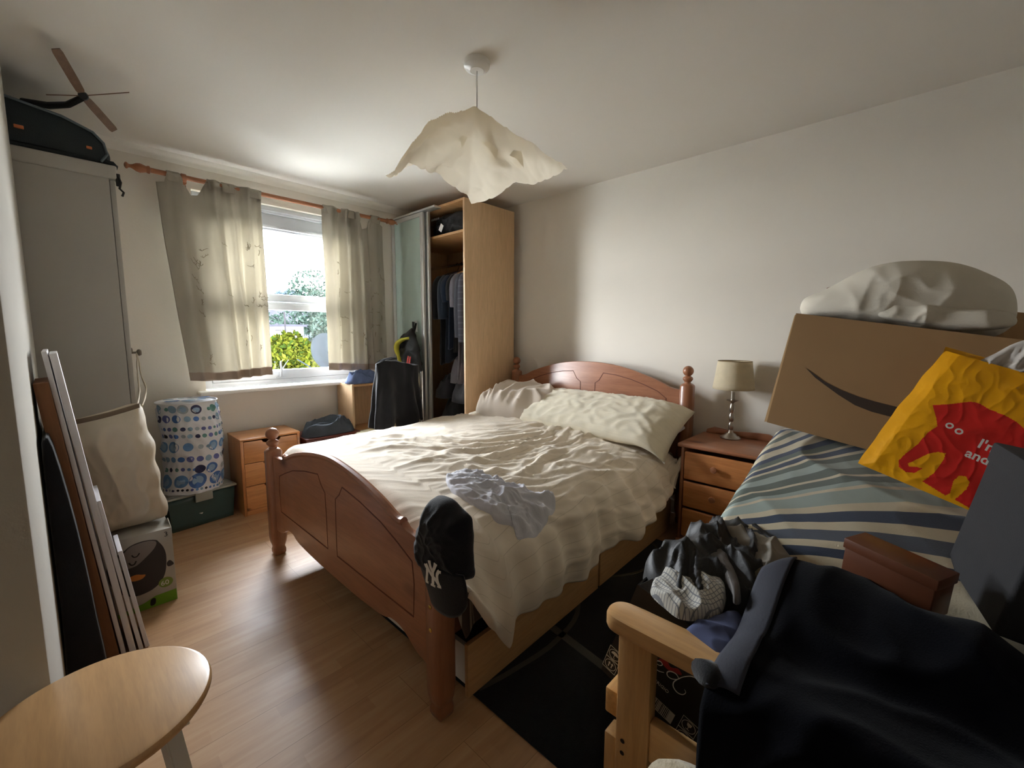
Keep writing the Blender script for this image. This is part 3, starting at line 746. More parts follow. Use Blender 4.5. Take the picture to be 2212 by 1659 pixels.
tg.build('zip_lettering', mat('grey_print', (130, 130, 134), .6), tb_)

# clothes hanging on the rail, each garment and each hanger on its own
def hanger(y, ang, m_, label):
    g = MB(); r = Matrix.Translation((2.60, y, 1.915)) @ Matrix.Rotation(ang, 4, 'Z')
    pts = [(-.0, 0, -.075)]+[(.013*math.sin(a)-.013*0, 0, -.022+.03*0+.0+.028*(1-math.cos(a))*.5) for a in [q*PI/6 for q in range(0, 8)]]
    hk = [Vector((0, 0, -.075)), Vector((0, 0, -.045)), Vector((.012, 0, -.03)), Vector((.019, 0, -.008)), Vector((.014, 0, .010)), Vector((0, 0, .0165)), Vector((-.014, 0, .008)), Vector((-.018, 0, -.006))]
    g.tube([r @ p for p in hk], .0022, 6)
    sh = [Vector((-.205, 0, -.135)), Vector((-.12, 0, -.105)), Vector((-.03, 0, -.078)), Vector((0, 0, -.072)), Vector((.03, 0, -.078)), Vector((.12, 0, -.105)), Vector((.205, 0, -.135))]
    g.tube([r @ p for p in sh], [.006, .008, .009, .009, .009, .008, .006], 8, flat=1.8)
    return tag(g.build('clothes_hanger', m_), label, 'hanger', 'hangers on the wardrobe rail')
def garment(y, ang, length, m_, name, label, cat, sleeve, seed, thick=.035, hw=.20):
    r = Matrix.Translation((2.60, y, 1.915)) @ Matrix.Rotation(ang, 4, 'Z')
    t = thing(name, label, cat, (2.60, y, 1.915-length), group='clothes hanging in the wardrobe')
    def body(u, v):
        a = 2*PI*u; zt = -.085-.055*abs(math.cos(a))**1.2
        z = zt-(length-.09)*v
        w = (hw-.012*math.sin(v*3)+.02*NV((math.cos(a), v*2, seed)))*(1-.35*(1-v)**8)
        th = thick*(.35+.65*min(1, v*4))*(1+.5*NV((a*1.2, v*2.5, seed+4)))
        x = w*math.cos(a); yy = th*math.sin(a)+.008*math.sin(a*7+seed)*v
        return r @ Vector((x, yy, z+.01*math.sin(a*3)*v))
    MB().grid(body, 56, 34, cu=True, uvfn=lambda u, v: (u*.9, v*length)).build('body', m_, t, ang=180, solid=.002)
    if sleeve:
        for sg in (-1, 1):
            P = [Vector((sg*(hw-.025), 0, -.14)), Vector((sg*(hw+.008), .0, -.2)), Vector((sg*(hw+.015), .004, -.2-.4*sleeve)), Vector((sg*(hw+.0), .012, -.2-sleeve))]
            P = [Vector(q) for q in cat_poly([tuple(p) for p in P], False, 5)]
            MB().tube([r @ p for p in P], [.035+.016*min(1, k/5) for k in range(len(P))], 14, flat=1).build('sleeve', m_, t, ang=180)
    return t
GC = {k: mat('garment_'+k, c, .92, spec=.1, var=.12, vscale=14, bump=.35, bscale=220, sheen=.2) for k, c in dict(black=(24, 24, 27), navy=(30, 40, 58), charcoal=(52, 52, 58), grey=(96, 92, 98), slate=(40, 48, 60)).items()}
def check_mat():
    m, nt, b = newmat('dark_check_flannel'); v = coords(nt)
    br = nd(nt, 'ShaderNodeTexBrick'); nt.links.new(v, br.inputs['Vector']); br.inputs['Scale'].default_value = 1
    mp = coords(nt, (1, 1, 1), (PI/2, 0, 0)); nt.links.new(mp, br.inputs['Vector'])
    br.inputs['Brick Width'].default_value = .05; br.inputs['Row Height'].default_value = .05; br.offset = 0; br.inputs['Mortar Size'].default_value = .008; br.inputs['Mortar Smooth'].default_value = .6
    br.inputs['Color1'].default_value = (*lin((44, 43, 50)), 1); br.inputs['Color2'].default_value = (*lin((40, 40, 48)), 1); br.inputs['Mortar'].default_value = (*lin((62, 60, 68)), 1)
    nt.links.new(br.outputs['Color'], b.inputs['Base Color']); b.inputs['Roughness'].default_value = .9; return m
CHK = check_mat()
HG = [mat('hanger_black', (30, 28, 30), .4), mat('hanger_beech', (206, 168, 112), .4), mat('hanger_white', (214, 212, 208), .4), mat('hanger_mauve', (96, 86, 108), .4)]
rail = [(2.815, .02, .84, CHK, 'shirt', 'dark checked flannel shirt hanging nearest the open side of the wardrobe', 'shirt', .50, 1, 'white plastic hanger nearest the wardrobe side panel'),
        (2.872, .06, .82, GC['charcoal'], 'shirt', 'charcoal long sleeved shirt hanging behind the checked shirt', 'shirt', .46, 1, 'pale wooden hanger second from the wardrobe side panel'),
        (2.930, .05, .98, GC['grey'], 'shirt', 'longest mid grey top hanging between dark shirts', 'shirt', .2, 2, 'white hanger of the long grey top'),
        (2.99, .10, .74, GC['black'], 'shirt', 'black t-shirt hanging in the middle of the rail', 't-shirt', .14, 1, 'wooden hanger in the middle of the rail'),
        (3.048, .02, .72, GC['navy'], 'shirt', 'navy t-shirt with short sleeve hanging in the wardrobe', 't-shirt', .15, 3, 'mauve hanger of the navy t-shirt'),
        (3.105, .08, .84, GC['slate'], 'shirt', 'slate blue shirt hanging close to the sliding door', 'shirt', .3, 0, 'black hanger beside the mauve one'),
        (3.165, .0, .86, GC['black'], 'shirt', 'black shirt hanging half behind the sliding door', 'shirt', .3, 0, 'black hanger half behind the sliding door')]
for k, (y, a, L_, m_, nm, lb, ct, sl_, hc, hl) in enumerate(rail):
    hanger(y, a, HG[[2, 1, 2, 1, 3, 0, 0][k]], hl); garment(y, a, L_, m_, nm, lb, ct, sl_, k*3+1, thick=.024, hw=.215)
# heap of clothes on the wardrobe floor
floor_ = lambda x, y: .071
JEAN = mat('faded_black_denim', (62, 62, 68), .9, var=.15, bump=.4, bscale=200)
tag(heap([(2.34, 2.75), (2.86, 2.75), (2.86, 3.20), (2.6, 3.24), (2.34, 3.2)], floor_, .66, amp=.06, freq=6, seed=4, seg=90, rings=30, power=4, lat=.0).build('clothes_heap', GC['black'], ang=180), 'black clothes heaped on the wardrobe floor', 'clothes')
def hbase(x, y): return .46
tag(heap([(2.36, 2.78), (2.6, 2.76), (2.82, 2.80), (2.82, 3.02), (2.6, 3.06), (2.38, 3.0)], lambda x, y: .70, .20, amp=.07, freq=7, seed=8, seg=80, rings=28, power=3).build('jeans', JEAN, ang=180), 'faded black jeans slumped on top of the wardrobe heap', 'jeans')
tag(heap([(2.35, 3.04), (2.6, 3.03), (2.78, 3.08), (2.76, 3.2), (2.5, 3.23), (2.35, 3.2)], lambda x, y: .72, .17, amp=.06, freq=8, seed=18, seg=80, rings=26, power=3).build('jumper', GC['charcoal'], ang=180), 'charcoal jumper crumpled beside the jeans in the wardrobe', 'jumper')
tag(heap([(2.40, 2.90), (2.58, 2.86), (2.72, 2.92), (2.70, 3.08), (2.52, 3.12), (2.40, 3.04)], lambda x, y: .86, .20, amp=.07, freq=9, seed=28, seg=80, rings=26, power=3).build('sweatshirt', GC['grey'], ang=180), 'mid grey sweatshirt on the very top of the wardrobe heap', 'sweatshirt')

# jacket hanging from the sliding door handle
JB = mat('black_shell_fabric', (24, 25, 28), .55, var=.15, bump=.3, bscale=90)
jk = thing('jacket', 'black jacket with yellow collar lining and red stripes hung on the door handle', 'jacket', (2.20, 3.28, .55))
jo = [(3.285, 1.335), (3.37, 1.295), (3.46, 1.26), (3.50, 1.11), (3.48, .95), (3.42, .86), (3.36, .70), (3.34, .56), (3.26, .50), (3.20, .52), (3.195, .68), (3.165, .84), (3.155, 1.0), (3.20, 1.18), (3.25, 1.27)]
inflate(jo, lambda u, v, w: (2.175-w, u, v), .055, .03, amp=.03, freq=8, seed=3, seg=100, rings=30, power=2.4).build('body', JB, jk, ang=180)
yl = MB(); YP = [Vector(p) for p in cat_poly([(2.125, 3.265, 1.245), (2.105, 3.33, 1.232), (2.095, 3.395, 1.20), (2.095, 3.415, 1.15), (2.10, 3.385, 1.07), (2.115, 3.375, .99)], False, 6)]
yl.tube(YP, [.024]*6+[.032]*8+[.030]*8+[.022]*6+[.012]*3, 10, flat=.5); yl.build('collar_lining', mat('yellow_lining', (196, 190, 62), .6), jk, ang=180)
rs = MB()
for k in range(2): rs.tube([(2.103, 3.245-k*.032, 1.09-.004*k), (2.100, 3.268-k*.032, 1.0), (2.104, 3.290-k*.034, .925)], [.010, .013, .012], 8, flat=.35)
rs.build('red_stripe', mat('red_reflective', (216, 74, 70), .45), jk, ang=180)
MB().tube([(2.19, 3.285, 1.30), (2.20, 3.305, 1.385), (2.235, 3.31, 1.385), (2.215, 3.30, 1.33), (2.18, 3.29, 1.27)], .010, 8).build('hanging_loop', JB, jk)

# chair in front of the window corner with a black coat thrown over it
ch = thing('dining_chair', 'chrome legged chair with cream seat under a black coat', 'chair', (1.80, 3.10, 0))
CREAMV = mat('cream_vinyl', (206, 196, 164), .5, var=.03)
for (x, y) in ((1.63, 2.93), (1.99, 2.90)):
    MB().tube([(x, y, 0), (x, y, .46), (x+.01, y, .60), (x+.012, y-.0, .985)], .011, 12).build('leg', CHROME, ch)
for (x, y) in ((1.63, 3.33), (1.99, 3.33)):
    MB().tube([(x, y+.03, 0), (x, y, .44)], .011, 12).build('leg', CHROME, ch)
MB().box(1.61, 2.01, 2.925, 3.35, .44, .485, bev=.02, seg=3).build('seat', CREAMV, ch)
MB().box(1.655, 1.98, 2.895, 2.922, .50, .98, bev=.012, seg=3).build('backrest', CREAMV, ch)
def bcoat(u, v):
    # a loop of cloth over the chair back: front sheet, top, rear sheet
    th = (u-.0)*2*PI; c_, s_ = math.cos(th), math.sin(th)
    k = v
    hw = .180+.034*k+.012*math.sin(th*5+1)*k; hd = .045+.03*k
    cx_ = 1.782-.014*k
    x = cx_+hw*(abs(c_)**.7)*(1 if c_ > 0 else -1); y = 2.905+hd*(abs(s_)**.8)*(1 if s_ > 0 else -1)
    f = .016*k*math.sin(th*9+3*NV((th, v, 1)))+.012*NV((x*9, y*9, v*3))
    x += f*c_*.8; y += f*s_*1.6-.006*ridge(x*10, v*2.2, 3, 2)
    top = 1.085-.055*max(0, (x-1.68)/.3)-.03*max(0, (1.66-x)/.07)+.012*NV((x*14, 3, 3))
    hem = .585+.02*math.sin(x*30)+.02*NV((x*12, 1, 9))-(.05 if 1.73 < x < 1.80 else 0)
    z = top+(hem-top)*k
    return (x, y, z)
m_ = MB(); m_.grid(bcoat, 150, 60, cu=True)
def bcap(u, v):
    p = Vector(bcoat(u, 0)); c = Vector((1.782, 2.905, 0)); q = c+(p-c)*(1-v); top = p.z+.022*math.sin(v*PI/2)*(.7+.3*math.sin(u*23)); return (q.x, q.y, top+.008*NV((q.x*20, q.y*20, 1))*v)
m_.grid(bcap, 150, 6, cu=True); bmesh.ops.remove_doubles(m_.bm, verts=m_.bm.verts, dist=2e-4)
m_.build('coat', BLACK, ang=180, solid=.004)
o = bpy.data.objects['coat']; o.name = 'black_coat'; tag(o, 'black coat draped over the chair back by the window corner', 'coat')

# narrow maple bookcase under the window end, with blue cloth on it
bk = thing('bookcase', 'low maple bookcase below the window behind the black coat', 'bookcase', (1.82, 3.55, 0))
MB().box(1.665, 1.683, 3.42, 3.70, 0, .86, bev=.002).build('side_panel', MAPLE, bk)
MB().box(2.085, 2.103, 3.42, 3.70, 0, .86, bev=.002).build('side_panel', MAPLE, bk)
MB().box(1.683, 2.085, 3.42, 3.70, .84, .858, bev=.002).build('top_panel', MAPLEX, bk)
for z in (.05, .44): MB().box(1.683, 2.085, 3.43, 3.69, z, z+.018, bev=.002).build('shelf', MAPLEX, bk)
MB().box(1.683, 2.085, 3.69, 3.696, .07, .84).build('back_panel', MAPLE, bk)
BLU = mat('faded_blue_cotton', (92, 108, 146), .9, var=.15, vscale=20, bump=.3)
tag(heap([(1.665, 3.44), (1.80, 3.41), (1.93, 3.46), (1.91, 3.57), (1.74, 3.59), (1.665, 3.55)], lambda x, y: .862, .09, amp=.035, freq=14, seed=6, seg=60, rings=20, power=3, sink=.0).build('blue_shirt', BLU, ang=180), 'faded blue shirt scrunched on the low bookcase', 'shirt')

# dark red box with grey clothes between chest and chair
RB = wood('dark_mahogany', (84, 34, 28), (112, 52, 42), 'x', 1, .4)
rb = thing('blanket_box', 'dark red wooden box holding grey clothes beside the pine chest', 'box', (1.45, 3.45, 0))
MB().box(1.235, 1.655, 3.30, 3.60, 0, .475, bev=.004).build('body', RB, rb)
MB().box(1.225, 1.66, 3.285, 3.61, .475, .492, bev=.004).build('lid', RB, rb)
DG = mat('washed_grey_denim', (64, 70, 78), .92, var=.2, vscale=10, bump=.4, bscale=200)
tag(heap([(1.235, 3.35), (1.30, 3.30), (1.45, 3.295), (1.60, 3.31), (1.64, 3.37), (1.62, 3.45), (1.5, 3.50), (1.34, 3.49), (1.25, 3.44)], lambda x, y: .494, .105, amp=.05, freq=7, seed=9, seg=110, rings=36, power=3, lat=.01, aniso=(.7, 1.9), sink=0).build('folded_jeans', DG, ang=180), 'dark grey jeans folded in a heap on the dark red box', 'jeans')

# ------------------------------------------------------------------ pine chest by the window
cx0, cx1, cy0, cy1, cz = .812, 1.205, 3.345, 3.66, .552
c_ = thing('chest_of_drawers', 'small orange pine chest of drawers under the window', 'chest of drawers', ((cx0+cx1)/2, (cy0+cy1)/2, 0))
MB().box(cx0, cx0+.018, cy0, cy1, 0, cz-.014, bev=.002).build('side_panel', PINEZ, c_)
MB().box(cx1-.018, cx1, cy0, cy1, 0, cz-.014, bev=.002).build('side_panel', PINEZ, c_)
MB().box(cx0-.002, cx1+.002, cy0-.004, cy1+.002, cz-.014, cz, bev=.003).build('top_panel', PINE, c_)
MB().box(cx0+.018, cx1-.018, cy1-.01, cy1-.004, .0, cz-.014).build('back_panel', PINEZ, c_)
MB().box(cx0+.018, cx1-.018, cy0+.004, cy0+.018, 0, .035, bev=.002).build('plinth', PINE, c_)
zs_ = [.038, .212, .376, .534]
for k in range(3):
    z0, z1 = zs_[k], zs_[k+1]-.004
    d = MB(); xm = (cx0+cx1)/2; n_ = 12
    # front with a scooped finger grip in the top edge
    outl = [(cx0+.02, z0), (cx1-.02, z0), (cx1-.02, z1)]+[(xm+.062*math.cos(a)*1.0, z1-.026*math.sin(a)**.8) for a in [PI*q/n_ for q in range(n_+1)]]+[(cx0+.02, z1)]
    d.prism(outl, .014, lambda u, v, w: (u, cy0+.001+w, v), bev=.0015)
    f_ = d.build('drawer', PINE, c_)
    MB().box(cx0+.03, cx1-.03, cy0+.02, cy1-.03, z0+.005, z0+.012).build('drawer_bottom', PINE, f_)

# ------------------------------------------------------------------ green crate and spotted laundry basket
GRN = mat('dark_green_plastic', (58, 84, 82), .35, var=.06, vscale=3, alpha=1)
LIDM = mat('clouded_clear_lid', (168, 174, 166), .35, var=.04)
ang_ = math.atan2(3.448-3.396, .768-.419)
gb = thing('storage_crate', 'dark green plastic storage crate with clear lid under the laundry basket', 'storage crate', (.592, 3.422, 0), Matrix.Rotation(ang_, 4, 'Z'))
def crate(u, v, w_=0): pass
tbm = MB()
def cr(u, v):
    a = u*4; k = int(a) % 4; f = a-int(a); cs = [(-1, -1), (1, -1), (1, 1), (-1, 1)]; p, q = cs[k], cs[(k+1) % 4]
    x = p[0]+(q[0]-p[0])*f; y = p[1]+(q[1]-p[1])*f; hw, hd = .176+.016*v, .125+.01*v
    return (x*hw, .125+y*hd, .215*v)
tbm.grid(cr, 4, 6, cu=True); tbm.box(-.174, .174, .002, .248, 0, .006)
tbm.build('tub', GRN, gb, local=True, solid=.003, ang=30)
MB().box(-.205, .205, -.022, .272, .215, .232, bev=.008, seg=3).box(-.185, .185, -.002, .252, .228, .242, bev=.006).build('lid', LIDM, gb, local=True)
MB().box(-.05, .05, -.034, -.018, .17, .232, bev=.004).build('clip', LIDM, gb, local=True)
stp = MB(); stp.box(-.075, -.045, -.001, .001, .06, .09, M=Matrix.Translation((0, -.004, 0)) @ Matrix.Rotation(.5, 4, 'Y')); stp.build('sticker', WHITEP, gb, local=True)

BW = mat('white_nylon', (226, 228, 232), .6, var=.02, bump=.1, bscale=120, trans=.15)
DC = [(40, 44, 84), (70, 112, 178), (128, 158, 184), (88, 136, 130), (26, 30, 46), (96, 104, 168), (156, 168, 178), (96, 140, 190), (140, 170, 200)]
DM = [mat('dot_%s' % n, c, .6, var=.03) for n, c in zip(('ink', 'blue', 'pale_blue', 'green', 'black', 'violet', 'grey', 'sky', 'ice'), DC)]
bk_ = thing('laundry_basket', 'white pop-up laundry basket with blue and green spots', 'laundry basket', (.562, 3.50, .246))
BX, BY, BZ0, BZ1, BR = .562, 3.500, .246, .835, .163
def bas(th, v, off=0):
    z = BZ0+(BZ1-BZ0)*v
    lean = .018*math.sin(v*3.3)
    # spiral hoops push the cloth out, cloth slumps in soft rings between them
    ring = .006*abs(math.sin(v*PI*2.5+th*.5))+.012*NV((math.cos(th)*1.6, math.sin(th)*1.6, v*5))*min(1, v*6, (1-v)*6)
    rr_ = BR-.006+ring+off+.010*ridge(math.cos(th)*2+v*2, v*4+math.sin(th)*2, 3, 3)*(1 if v < .95 else 0)
    return (BX+lean+rr_*math.cos(th), BY+rr_*math.sin(th), z)
bb = MB(); bb.grid(lambda u, v: bas(2*PI*u, v), 96, 60, cu=True); bb.build('side_wall', BW, bk_, ang=180)
def dots(mb, place, specs):
    for (a, v, r, ci, r2, ci2) in specs:
        for rad, c, off in ((r, ci, .002),)+(((r2, ci2, .003),) if r2 else ()):
            ctr = mb.bm.verts.new(Vector(place(a, v, off))); rg = [mb.bm.verts.new(Vector(place(a+rad*math.cos(q)/BR, v+rad*math.sin(q)/.59, off))) for q in [2*PI*k/20 for k in range(20)]]
            for k in range(20):
                f = mb.bm.faces.new((ctr, rg[k], rg[(k+1) % 20])); f.material_index = c
sp = []; rnd = random.Random(4)
rows = [(.045, [.008]*14, 4, .17), (.14, [.045, .04, .05, .042, .045, .04], 1, .95), (.27, [.016, .014, .012, .012, .01, .009, .028, .034, .02], 0, .26), (.385, [.016, .017, .018, .018, .02, .018, .02, .018], 2, .27), (.52, [.035, .036, .027, .015, .012, .034, .03], 7, .50),
        (.64, [.013, .014, .014, .014, .012, .014, .013], 4, .20), (.72, [.009, .012, .012, .015, .013, .013, .012, .012, .012], 5, .21), (.83, [.024, .025, .025, .018, .016, .013, .012, .012], 1, .31), (.935, [.03, .012, .025, .03], 2, .8)]
for v_, rs_, c0, st in rows:
    a = -2.95+rnd.uniform(0, .2); k = 0
    while a < 0.35:
        r_ = rs_[k % len(rs_)]; c1 = rnd.choice([c0, c0, 0, 1, 2, 3, 5, 6, 7]) if r_ < .04 else rnd.choice([1, 7, 0])
        sp.append((a, v_+.012*math.sin(a*2), r_, c1, r_*.62 if r_ >= .03 else 0, 8)); a += r_*2/BR+.055+.008*(k % 2); k += 1
db = MB(); dots(db, bas, sp); 
for f in db.bm.faces: f.normal_update()
db.build('printed_spots', DM, bk_, smooth=False)
def lidf(u, v):
    a = 2*PI*u; r_ = BR*v*1.0
    return (BX+.018*math.sin(3.3)+r_*math.cos(a), BY+r_*math.sin(a), BZ1+.006*math.sin(5*v+a)+.004*NV((r_*9*math.cos(a), r_*9*math.sin(a), 2))*1)
lb = MB(); lb.grid(lidf, 64, 14, cu=True); bmesh.ops.remove_doubles(lb.bm, verts=lb.bm.verts, dist=1e-5); lid_ = lb.build('lid', BW, bk_, ang=180)
ls_ = MB()
for (dx, dy, rx, ry, c, in_) in ((-.085, -.05, .040, .036, 1, 8), (-.005, -.085, .038, .034, 2, 0), (.07, -.06, .026, .024, 7, 0), (.10, .03, .036, .03, 1, 0), (-.02, .06, .018, .014, 3, 0), (.03, .075, .016, .012, 4, 0), (-.09, .05, .03, .024, 2, 8), (.02, -.01, .02, .018, 6, 0)):
    for s_, c2, oz in ((1, c, .0045),)+(((.6, in_, .0055),) if in_ else ()):
        ls_.lathe([(.0001, 0), (1, 0)], (0, 0, 0), 20, mi=c2, M=None) if False else None
        ring = [ls_.bm.verts.new((BX+dx+rx*s_*math.cos(q), BY+dy+ry*s_*math.sin(q), BZ1+.008+oz)) for q in [2*PI*k/20 for k in range(20)]]
        f = ls_.bm.faces.new(ring); f.material_index = c2
ls_.build('lid_spots', DM, lid_, smooth=False)
MB().tube([(BX+(BR+.001)*math.cos(a), BY+(BR+.001)*math.sin(a), BZ1+.001) for a in [2*PI*k/48 for k in range(49)]], .0045, 8, caps=False).build('top_hoop', BW, bk_)
MB().tube([(BX+(BR-.002)*math.cos(a), BY+(BR-.002)*math.sin(a), BZ0+.006) for a in [2*PI*k/48 for k in range(49)]], .0045, 8, caps=False).build('bottom_hoop', BW, bk_)

# ------------------------------------------------------------------ white wardrobe in the alcove, case and fan on top
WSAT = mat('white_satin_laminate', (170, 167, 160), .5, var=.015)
ww = thing('white_wardrobe', 'tall white wardrobe in the left alcove with a round metal knob', 'wardrobe', (-.07, 3.33, 0))
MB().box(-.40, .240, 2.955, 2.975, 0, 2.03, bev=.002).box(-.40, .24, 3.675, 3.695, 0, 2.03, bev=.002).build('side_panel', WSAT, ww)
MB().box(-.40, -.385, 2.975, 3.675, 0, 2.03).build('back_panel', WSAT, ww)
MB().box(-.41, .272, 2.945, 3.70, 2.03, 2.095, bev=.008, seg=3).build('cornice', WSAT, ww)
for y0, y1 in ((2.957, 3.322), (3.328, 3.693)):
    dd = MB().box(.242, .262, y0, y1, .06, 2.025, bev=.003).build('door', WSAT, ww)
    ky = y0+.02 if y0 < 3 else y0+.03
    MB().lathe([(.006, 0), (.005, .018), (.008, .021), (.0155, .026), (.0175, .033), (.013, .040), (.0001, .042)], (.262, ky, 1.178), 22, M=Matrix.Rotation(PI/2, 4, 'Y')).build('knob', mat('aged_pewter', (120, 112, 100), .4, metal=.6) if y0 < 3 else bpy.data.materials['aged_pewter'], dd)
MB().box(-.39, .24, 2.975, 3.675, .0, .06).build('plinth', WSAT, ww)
MB().tube([(.274, 2.95, 2.05), (.282, 2.945, 2.02), (.276, 2.95, 1.99), (.29, 2.95, 1.975), (.283, 2.95, 1.955)], .005, 8).box(.264, .282, 2.946, 2.956, 2.0, 2.06, bev=.003).build('black_hook', BLACKP, ww)
SC = mat('dark_teal_case_fabric', (30, 40, 46), .7, var=.12, bump=.4, bscale=200)
su = thing('suitcase', 'dark teal soft suitcase lying on top of the white wardrobe', 'suitcase', (-.08, 3.25, 2.096))
tb = MB(); tb.prism(cat_poly([(-.38, 2.10), (.235, 2.10), (.255, 2.13), (.25, 2.17), (.215, 2.235), (.13, 2.275), (-.05, 2.31), (-.33, 2.315), (-.39, 2.28), (-.395, 2.15)], True, 4), .46, lambda u, v, w: (u, 2.985+w, v), bev=.02); tb.build('shell', SC, su, ang=50)
tb = MB(); tb.tube([(.22, 2.984, 2.11), (.245, 2.983, 2.15), (.235, 2.983, 2.2), (.2, 2.982, 2.24), (.1, 2.982, 2.278), (-.1, 2.982, 2.308)], .006, 6); tb.build('piping', mat('grey_piping', (96, 108, 116), .6), su)
OT = mat('orange_tag', (196, 108, 60), .6)
MB().box(.172, .192, 2.974, 2.984, 2.157, 2.169, bev=.002).build('orange_tag', OT, su); MB().box(-.055, -.025, 2.974, 2.984, 2.178, 2.192, bev=.002).build('orange_tag', OT, su)
# four blade fan propped on the case
fn_ = thing('fan', 'brown four bladed fan propped on the suitcase with a black arm', 'fan', (.169, 2.80, 2.316))
FB = wood('brown_blade', (104, 80, 62), (122, 94, 72), 'z', 2, .5)
hub = Vector((.169, 2.80, 2.328)); eye = (hub-Vector((0, 0, 1.28))).normalized()
def blade(tip, root, wv, w0, w1, m_, nm='blade', th=.004):
    d = (tip-root); n = d.cross(wv).normalized(); mb = MB(); tb = bmesh.new(); vs = []
    prof = [(0, w0*.6), (.08, w0*.9), (.3, w0), (.92, w1), (1, w1*.8)]
    for s_ in (-1, 1):
        vs.append([[tb.verts.new(root+d*t+wv*(q*ww2/2)+n*(s_*th/2)) for t, ww2 in prof] for q in (-1, 1)])
    for s_ in (0, 1):
        for i in range(4): tb.faces.new((vs[s_][0][i], vs[s_][0][i+1], vs[s_][1][i+1], vs[s_][1][i]))
    for q in (0, 1):
        for i in range(4): tb.faces.new((vs[0][q][i], vs[0][q][i+1], vs[1][q][i+1], vs[1][q][i]))
    for i in (0, 4): tb.faces.new((vs[0][0][i], vs[0][1][i], vs[1][1][i], vs[1][0][i]))
    bmesh.ops.recalc_face_normals(tb, faces=tb.faces); mb._merge(tb); return mb.build(nm, m_, fn_)
for tip in (Vector((.091, 2.62, 2.412)), Vector((.277, 2.95, 2.262))):
    d = (tip-hub).normalized(); blade(tip, hub+d*.012, d.cross(eye).normalized(), .034, .034, FB)
for tip in (Vector((.325, 2.79, 2.398)), Vector((.055, 2.83, 2.30))):
    d = (tip-hub).normalized(); blade(tip, hub+d*.012, (eye-d*eye.dot(d)).normalized(), .034, .034, FB, th=.004)
MB().lathe([(.0001, -.014), (.014, -.013), (.018, -.004), (.018, .008), (.010, .014), (.0001, .015)], tuple(hub), 20, M=eye.to_track_quat('Z', 'Y').to_matrix().to_4x4()).build('hub', BLACKP, fn_)
MB().tube([hub+Vector((-.005, .01, -.008)), Vector((.12, 2.88, 2.30)), Vector((.06, 2.97, 2.305)), Vector((-.02, 3.06, 2.327))], [.012, .013, .015, .012], 10).build('arm', BLACKP, fn_)

# cream fabric bag hung from the knob, standing on the air fryer box
hb = thing('fabric_bag', 'large cream fabric bag hanging by its strap from the wardrobe knob', 'bag', (.12, 2.66, .367))
SATC = mat('cream_satin_cotton', (206, 194, 172), .55, spec=.35, var=.04, vscale=4, bump=.2, bscale=60)
ho = [(-.06, .90), (.024, .902), (.13, .925), (.238, .952), (.262, .90), (.268, .82), (.292, .745), (.285, .67), (.30, .60), (.297, .52), (.316, .45), (.316, .40), (.29, .375), (.15, .368), (-.04, .368), (-.06, .5), (-.065, .7)]
inflate(ho, lambda u, v, w: (u, 2.67-w, v), .105, .09, amp=.016, freq=6, seed=9, seg=150, rings=34, power=5, ex=.5, aniso=(1.6, .8)).build('body', SATC, hb, ang=180)
pk = MB()
for (z, dx, r_) in ((.86, .0, .05), (.74, .012, .06), (.60, .006, .05), (.50, .0, .055), (.43, .01, .04)):
    pk.grid(lambda u, v, z=z, dx=dx, r_=r_: (.235+dx+u*.062+.006*math.sin(v*9), 2.60+.03*u-.018*math.sin(u*PI)*math.sin(v*PI)-.012*ridge(u*3, v*3+z*7, 1, 2), z-r_/2+v*r_*1.1-.02*u), 14, 14)
pk.bm.free()
MB().grid(lambda u, v: (-.055+.293*u, 2.58-.022*math.sin(u*PI)-.0*v, (.90+.052*u**1.5)-.012+.020*v), 30, 3).build('mouth_shade', mat('bag_mouth_shade', (112, 96, 78), .8), hb, ang=180, solid=.004)  # darker band paints the shade inside the bag's open mouth
st = MB(); SP = [(.284, 2.977, 1.181), (.283, 2.968, 1.15), (.275, 2.92, 1.09), (.268, 2.85, 1.03), (.258, 2.76, .985), (.236, 2.64, .945)]
st.tube(cat_poly(SP, False, 6), [.006+.004*abs(math.sin(k*.5)) for k in range(31)], 8, flat=.45)
st.tube(cat_poly([(.284, 2.978, 1.182), (.289, 2.97, 1.13), (.288, 2.92, 1.06), (.296, 2.86, 1.0), (.280, 2.78, .96), (.255, 2.66, .935)], False, 6), [.005+.005*abs(math.cos(k*.4)) for k in range(31)], 8, flat=.4)
st.build('strap', SATC, hb, ang=180)

# air fryer carton
AB = mat('carton_grey_print', (176, 172, 160), .5, var=.05, vscale=5)
ab = thing('air_fryer_carton', 'printed carton showing a dark cooking pot with green band', 'box', (.16, 2.64, 0))
MB().box(.0, .306, 2.52, 2.77, 0, .362, bev=.002).build('carton', AB, ab)
MB().prism([(2.52, .362), (2.60, .385), (2.66, .362)], .003, lambda u, v, w: (.303+w, u, v)).build('flap', AB, ab)
def fy(u, v, w): return (u, 2.5195-w, v)
INK = dict(pot=mat('print_charcoal', (46, 42, 44), .45), lid=mat('print_warm_grey', (128, 122, 118), .45), blk=mat('print_black', (18, 17, 18), .45), fl=mat('print_orange', (206, 128, 52), .5), gr=mat('print_green', (110, 158, 30), .5), ov=mat('print_olive', (122, 146, 60), .5), wh=mat('print_white', (222, 222, 214), .5))
MB().prism(cat_poly([(.075, .26), (.10, .29), (.132, .307), (.153, .322), (.182, .33), (.215, .33), (.245, .321), (.254, .309), (.269, .279), (.277, .237), (.274, .182), (.265, .141), (.247, .11), (.225, .092), (.198, .082), (.16, .08), (.12, .10), (.085, .15), (.07, .21)], True, 3), .0006, fy).build('printed_pot', INK['pot'], ab, smooth=False)
